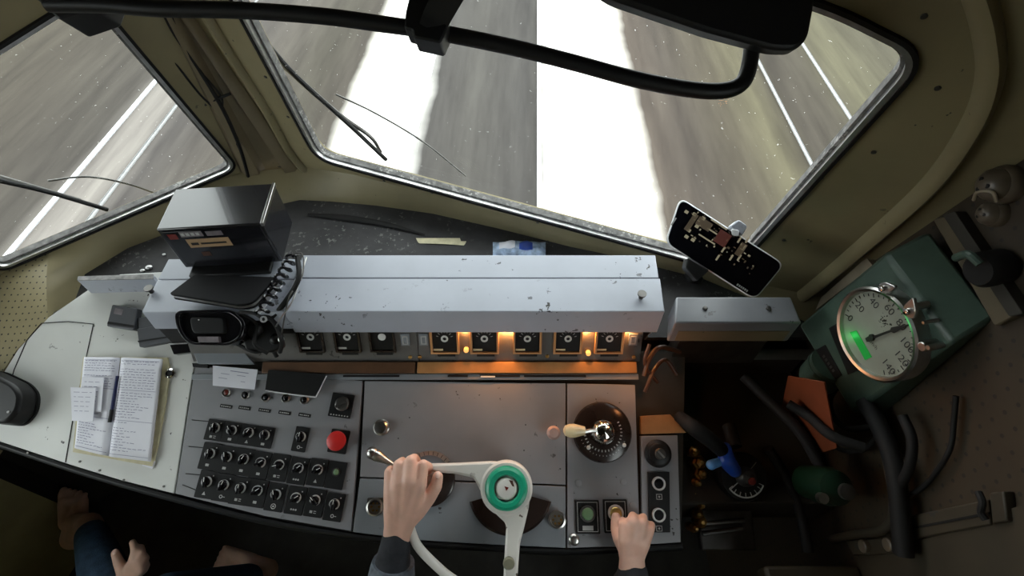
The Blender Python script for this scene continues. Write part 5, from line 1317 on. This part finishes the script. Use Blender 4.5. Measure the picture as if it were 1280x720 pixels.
# ------------------------------------------------------------ people
def person(nm, label):
    t = thing(nm, V(0, 0, 0), label, 'person'); return t
def foot_chain(mb, heel, ball_, side, r=.028, toes=True, tl=.03):
    """bare foot from heel to toes; side = unit vector across"""
    d = (ball_-heel).normalized()
    mb.limb([(heel, r), (heel.lerp(ball_, .5)+side*.006, r*.86)]); mb.limb([(heel.lerp(ball_, .45)-side*.010, r*.82), (ball_-side*.020, r*.64)]); mb.limb([(heel.lerp(ball_, .45)+side*.010, r*.80), (ball_+side*.020, r*.55)])
    mb.limb([(ball_-side*.016, r*.6), (ball_+side*.018, r*.5)])
    if toes:
        for k in range(5):
            o_ = -.028+k*.0142; rr = [.0115, .0085, .008, .0075, .007][k]; b_ = ball_+side*o_; l_ = [tl*1.05, tl*1.0, tl*.9, tl*.8, tl*.62][k]
            mb.limb([(b_, rr), (b_+d*l_*.6+V(0, 0, .002), rr), (b_+d*l_+V(0, 0, -.004), rr*.9)])
# ---- driver
dr = thing('driver', V(0, -.30, 0), 'person in dark sleeves, left hand on the white wheel, right hand pressing a button', 'person')
A = lambda x, y, t: at(x, y, t)
b = MB()
dt = -.012
# left hand
LWr = [(490, 668), (495, 669), (500, 669), (505, 668)]
mcp = [(488, 611, .792), (498, 603, .785), (511, 601, .782), (525, 606, .786)]
pip = [(486, 591, .797), (498, 581, .790), (513, 576, .788), (529, 581, .793)]
dip = [(488, 587, .822), (503, 577, .822), (518, 573, .820), (536, 584, .822)]
tip = [(499, 592, .838), (511, 586, .840), (525, 584, .840), (536, 598, .838)]
rad = [.0076, .0083, .0086, .0084]
for w_, m_, p_, d_, t_, r_ in zip(LWr, mcp, pip, dip, tip, rad):
    b.limb([(A(w_[0], w_[1]-6, .800), .0125), (A(w_[0]*.5+m_[0]*.5, w_[1]*.5+m_[1]*.5, .792), .0120), (A(*m_), .0108), (A(*p_), r_), (A(*d_), r_*.92), (A(*t_), r_*.85)])
b.limb([(A(490, 672, .803), .0145), (A(494, 640, .798), .015), (A(492, 618, .797), .011)])
b.limb([(A(503, 670, .803), .0145), (A(510, 640, .797), .0155), (A(520, 618, .795), .012)])
b.limb([(A(507, 655, .803), .0135), (A(522, 637, .803), .0150), (A(536, 622, .803), .0115), (A(545, 608, .803), .0100), (A(547, 596, .806), .0088)])
# left forearm and arm
le = V(-.30, -.16, ZC-.98); lsh = V(-.19, -.33, ZC-.44)
lw1 = A(496, 672, .802); 
for s_ in (-4.5, 4.5): b.limb([(A(496+s_, 668, .802), .0145), (A(494+s_, 700, .806), .0165), (A(489+s_, 735, .81), .022)])
b.limb([(A(489, 735, .81), .030), (le, .040), (lsh, .052)])
# right hand: a loose fist, thumb on the button
rm = [(781, 657, .812), (791, 652, .805), (802, 655, .807), (810, 664, .814)]
rp_ = [(779, 652, .833), (791, 645, .828), (804, 647, .830), (814, 657, .835)]
rd_ = [(783, 657, .856), (793, 652, .853), (802, 655, .853), (808, 663, .853)]
rt_ = [(787, 668, .850), (794, 666, .848), (801, 668, .846), (806, 673, .844)]
rwx = [(783, 694), (788, 695), (793, 695), (797, 694)]
for w_, m_, p_, d_, t_ in zip(rwx, rm, rp_, rd_, rt_):
    b.limb([(A(w_[0], w_[1], .815), .0125), (A(w_[0]*.5+m_[0]*.5, w_[1]*.5+m_[1]*.5, .808), .0118), (A(*m_), .0098), (A(*p_), .0073), (A(*d_), .0070), (A(*t_), .0074)])
tb_ = DESK.wp(770, 647, .022)
b.limb([(A(785, 690, .822), .0140), (A(776, 674, .828), .0128), (A(771, 662, .842), .0105), (tb_, .0085)])
re_ = V(.33, -.16, ZC-.98); rsh = V(.19, -.33, ZC-.44)
for s_ in (-4, 4): b.limb([(A(790+s_, 694, .815), .0145), (A(790+s_, 712, .818), .0165), (A(790+s_, 740, .822), .022)])
b.limb([(A(790, 740, .822), .030), (re_, .040), (rsh, .052)])
# torso, neck, head, legs
hipz = ZC-1.08
for s_ in (-1, 1):
    b.limb([(V(s_*.09, -.33, hipz), .11), (V(s_*.075, -.34, ZC-.85), .105), (V(s_*.09, -.34, ZC-.60), .115), (V(s_*.10, -.34, ZC-.50), .09), (V(s_*.18, -.33, ZC-.45), .055)])
    b.limb([(V(s_*.10, -.30, hipz-.01), .085), (V(s_*.13, .03, hipz-.04), .055), (V(s_*.13, -.06, .12), .038), (V(s_*.13, -.05, .05), .035), (V(s_*.14, .06, .035), .032)])
b.limb([(V(0, -.34, ZC-.48), .075), (V(0, -.33, ZC-.36), .056), (V(0, -.32, ZC-.30), .055)])
hc = V(0, -.31, ZC-.20)
b.ball(hc, .078, 20, (.95, 1.15, 1.3)); b.ball(hc+V(0, .04, -.055), .045, 16, (1, 1, .9)); b.limb([(hc+V(0, .085, .01), .008), (hc+V(0, .102, -.022), .011)])
b.ball(hc+V(0, .082, -.055), .016, 12, (1.4, .7, .5))
for s_ in (-1, 1): b.ball(hc+V(s_*.077, -.005, -.01), .022, 12, (.35, .8, 1.3)); b.ball(hc+V(s_*.03, .078, .01), .012, 10)
bd = b.build('body', M['skin'], dr, remesh=.0026, smooth=180)
for x, y, t_ in [(547, 594, .799)]: MB().ball(A(x, y, t_), .0055, 12, (.8, 1.1, .5)).build('thumbnail', M['nail'], bd)
MB().ball(hc+V(0, -.018, .03), .082, 20, (1.0, 1.12, 1.15)).build('hair', M['hair'], dr)
MB().limb([(A(495, 676, .804), .0235), (A(493, 690, .806), .0255), (A(490, 710, .808), .030), (A(489, 735, .81), .036), (le, .05), (lsh+V(0, 0, 0), .066), (V(-.08, -.34, ZC-.50), .10)]).build('left_sleeve', M['sleeve'], dr, remesh=.004, smooth=180)
MB().limb([(A(791, 716, .818), .0245), (A(790, 740, .822), .036), (re_, .05), (rsh, .066), (V(.08, -.34, ZC-.50), .10)]).build('right_sleeve', M['sleeve'], dr, remesh=.004, smooth=180)
cf = MB(); cf.tube([A(492, 702, .808), A(490, 716, .810), A(488, 740, .812)], [.033, .036, .040], 24); cf.build('left_cuff', M['denimc'], dr)
mb = MB()
for s_ in (-1, 1): mb.limb([(V(s_*.09, -.34, hipz), .125), (V(s_*.08, -.35, ZC-.85), .12), (V(s_*.09, -.35, ZC-.60), .128), (V(s_*.10, -.34, ZC-.50), .10)])
mb.build('jumper', M['sleeve'], dr, remesh=.008, smooth=180)
mb = MB()
for s_ in (-1, 1): mb.limb([(V(s_*.10, -.30, hipz-.01), .10), (V(s_*.13, .03, hipz-.04), .068), (V(s_*.13, -.06, .12), .05)])
mb.build('trousers', M['sleeve'], dr, remesh=.008, smooth=180)
mb = MB()
for s_ in (-1, 1): pieces(MB().limb([(V(s_*.13, -.08, .045), .042), (V(s_*.14, .08, .040), .040)]), 'shoe', M['rubber'], dr)
# ---- passenger
ps = thing('passenger', V(-1.0, -.3, 0), 'seated barefoot person in blue jeans in the dark lower left, one hand on lap', 'person')
b = MB()
hip = V(-.98, -.36, ZC-1.12)
k1 = A(140, 752, 1.14); an1 = A(111, 656, 1.36); h1 = A(92, 672, 1.42); ba1 = A(92, 628, 1.46)
k2 = A(208, 752, 1.12); an2 = A(322, 722, 1.42); h2 = A(335, 712, 1.46); ba2 = A(285, 700, 1.46)
hp1 = hip+V(-.09, 0, 0); hp2 = hip+V(.09, 0, 0)
b.limb([(hp1, .085), (k1, .048), (an1, .031), (h1, .026)]); b.limb([(an1, .030), (h1.lerp(ba1, .4), .026)])
sd1 = V(1, 0.05, .1).normalized(); foot_chain(b, h1, ba1, sd1*1.15, .031, True, .036)
b.limb([(hp2, .085), (k2, .052), (an2, .031), (h2, .026)]); b.limb([(an2, .028), (h2.lerp(ba2, .4), .024)])
sd2 = V(0, 1, .3).normalized(); foot_chain(b, h2, ba2, sd2, .028)
for s_ in (-1, 1): b.limb([(hip+V(s_*.08, 0, 0), .105), (hip+V(s_*.075, -.02, .25), .10), (hip+V(s_*.09, -.02, .45), .11), (hip+V(s_*.17, -.01, .52), .055)])
hc2 = hip+V(0, .03, .78)
b.limb([(hip+V(0, -.01, .50), .07), (hip+V(0, .0, .64), .055)]); b.ball(hc2, .078, 20, (.95, 1.15, 1.3)); b.limb([(hc2+V(0, .085, .01), .008), (hc2+V(0, .102, -.022), .011)]); b.ball(hc2+V(0, .04, -.055), .045, 16)
for s_ in (-1, 1): b.ball(hc2+V(s_*.077, -.005, -.01), .022, 12, (.35, .8, 1.3)); b.ball(hc2+V(s_*.03, .078, .01), .012, 10)
# hand on the lap
T = 1.16
wr_ = A(160, 724, T)
for (x, y), (x2, y2), (x3, y3), r_ in [((168, 700), (169, 688), (166, 678), .0088), ((173, 701), (177, 691), (176, 684), .0088), ((177, 705), (182, 698), (180, 694), .0084), ((178, 711), (183, 707), (181, 703), .0078)]:
    b.limb([(wr_, .017), (A(x, y, T-.01), .0125), (A(x2, y2, T-.005), r_), (A(x3, y3, T+.008), r_*.85)])
b.limb([(wr_, .018), (A(154, 713, T-.005), .0145), (A(148, 702, T-.005), .0108), (A(144, 691, T), .0088)])
el2 = hip+V(-.20, .06, .18); b.limb([(wr_, .019), (el2, .036), (hip+V(-.18, -.01, .50), .048)])
rw2 = hip+V(.16, .22, .14); re2 = hip+V(.24, -.02, .20); b.limb([(rw2, .024), (re2, .036), (hip+V(.18, -.01, .50), .048)])
for k in range(4): b.limb([(rw2, .016), (rw2+V(-.03+k*.018, .08, -.01), .0115), (rw2+V(-.035+k*.02, .13, -.03), .0085)])
b.limb([(rw2, .016), (rw2+V(-.05, .03, 0), .012), (rw2+V(-.07, .06, -.01), .009)])
bd2 = b.build('body', M['skin2'], ps, remesh=.0036, smooth=180)
MB().ball(A(143.5, 689.5, T-.006), .0058, 12, (.9, 1.1, .5)).build('thumbnail', M['nail'], bd2)
MB().ball(hc2+V(0, -.018, .03), .082, 20, (1.0, 1.12, 1.15)).build('hair', M['hair'], ps)
MB().limb([(hp1, .10), (k1, .055), (k1.lerp(an1, .5), .046), (an1.lerp(k1, .16), .038)]).limb([(hp2, .10), (k2, .058), (k2.lerp(an2, .85), .042)]).limb([(hp1, .10), (hp2, .10)]).build('jeans', M['denim'], ps, remesh=.006, smooth=180)
mb = MB()
for s_ in (-1, 1): mb.limb([(hip+V(s_*.08, 0, .05), .118), (hip+V(s_*.075, -.02, .25), .115), (hip+V(s_*.09, -.02, .45), .123)])
mb.limb([(A(159, 729, T), .026), (el2, .05), (hip+V(-.18, -.01, .50), .062)]); mb.limb([(rw2, .032), (re2, .05), (hip+V(.18, -.01, .50), .062)])
mb.build('jumper', M['sleeve'], ps, remesh=.006, smooth=180)
# ------------------------------------------------------------ light, camera
w = bpy.data.worlds.new('overcast_sky'); SC.world = w; w.use_nodes = True
bg = w.node_tree.nodes['Background']; bg.inputs[0].default_value = (.93, .97, 1.0, 1); bg.inputs[1].default_value = 5.0
cd = bpy.data.cameras.new('camera'); cam = bpy.data.objects.new('camera', cd); COL.objects.link(cam)
cd.sensor_width = 36; cd.lens = 36*640/1280; cd.clip_start = .02; cd.clip_end = 500
cam.location = CAM; cam.rotation_euler = (math.radians(90-52), 0, 0)
SC.camera = cam
SC.view_settings.view_transform = 'Standard'; SC.view_settings.look = 'None'; SC.view_settings.gamma = 1; SC.view_settings.use_curve_mapping = False
SC.view_settings.exposure = 0.12
SC.cycles.max_bounces = 8; SC.cycles.diffuse_bounces = 5; SC.cycles.transparent_max_bounces = 12; SC.cycles.sample_clamp_indirect = 4
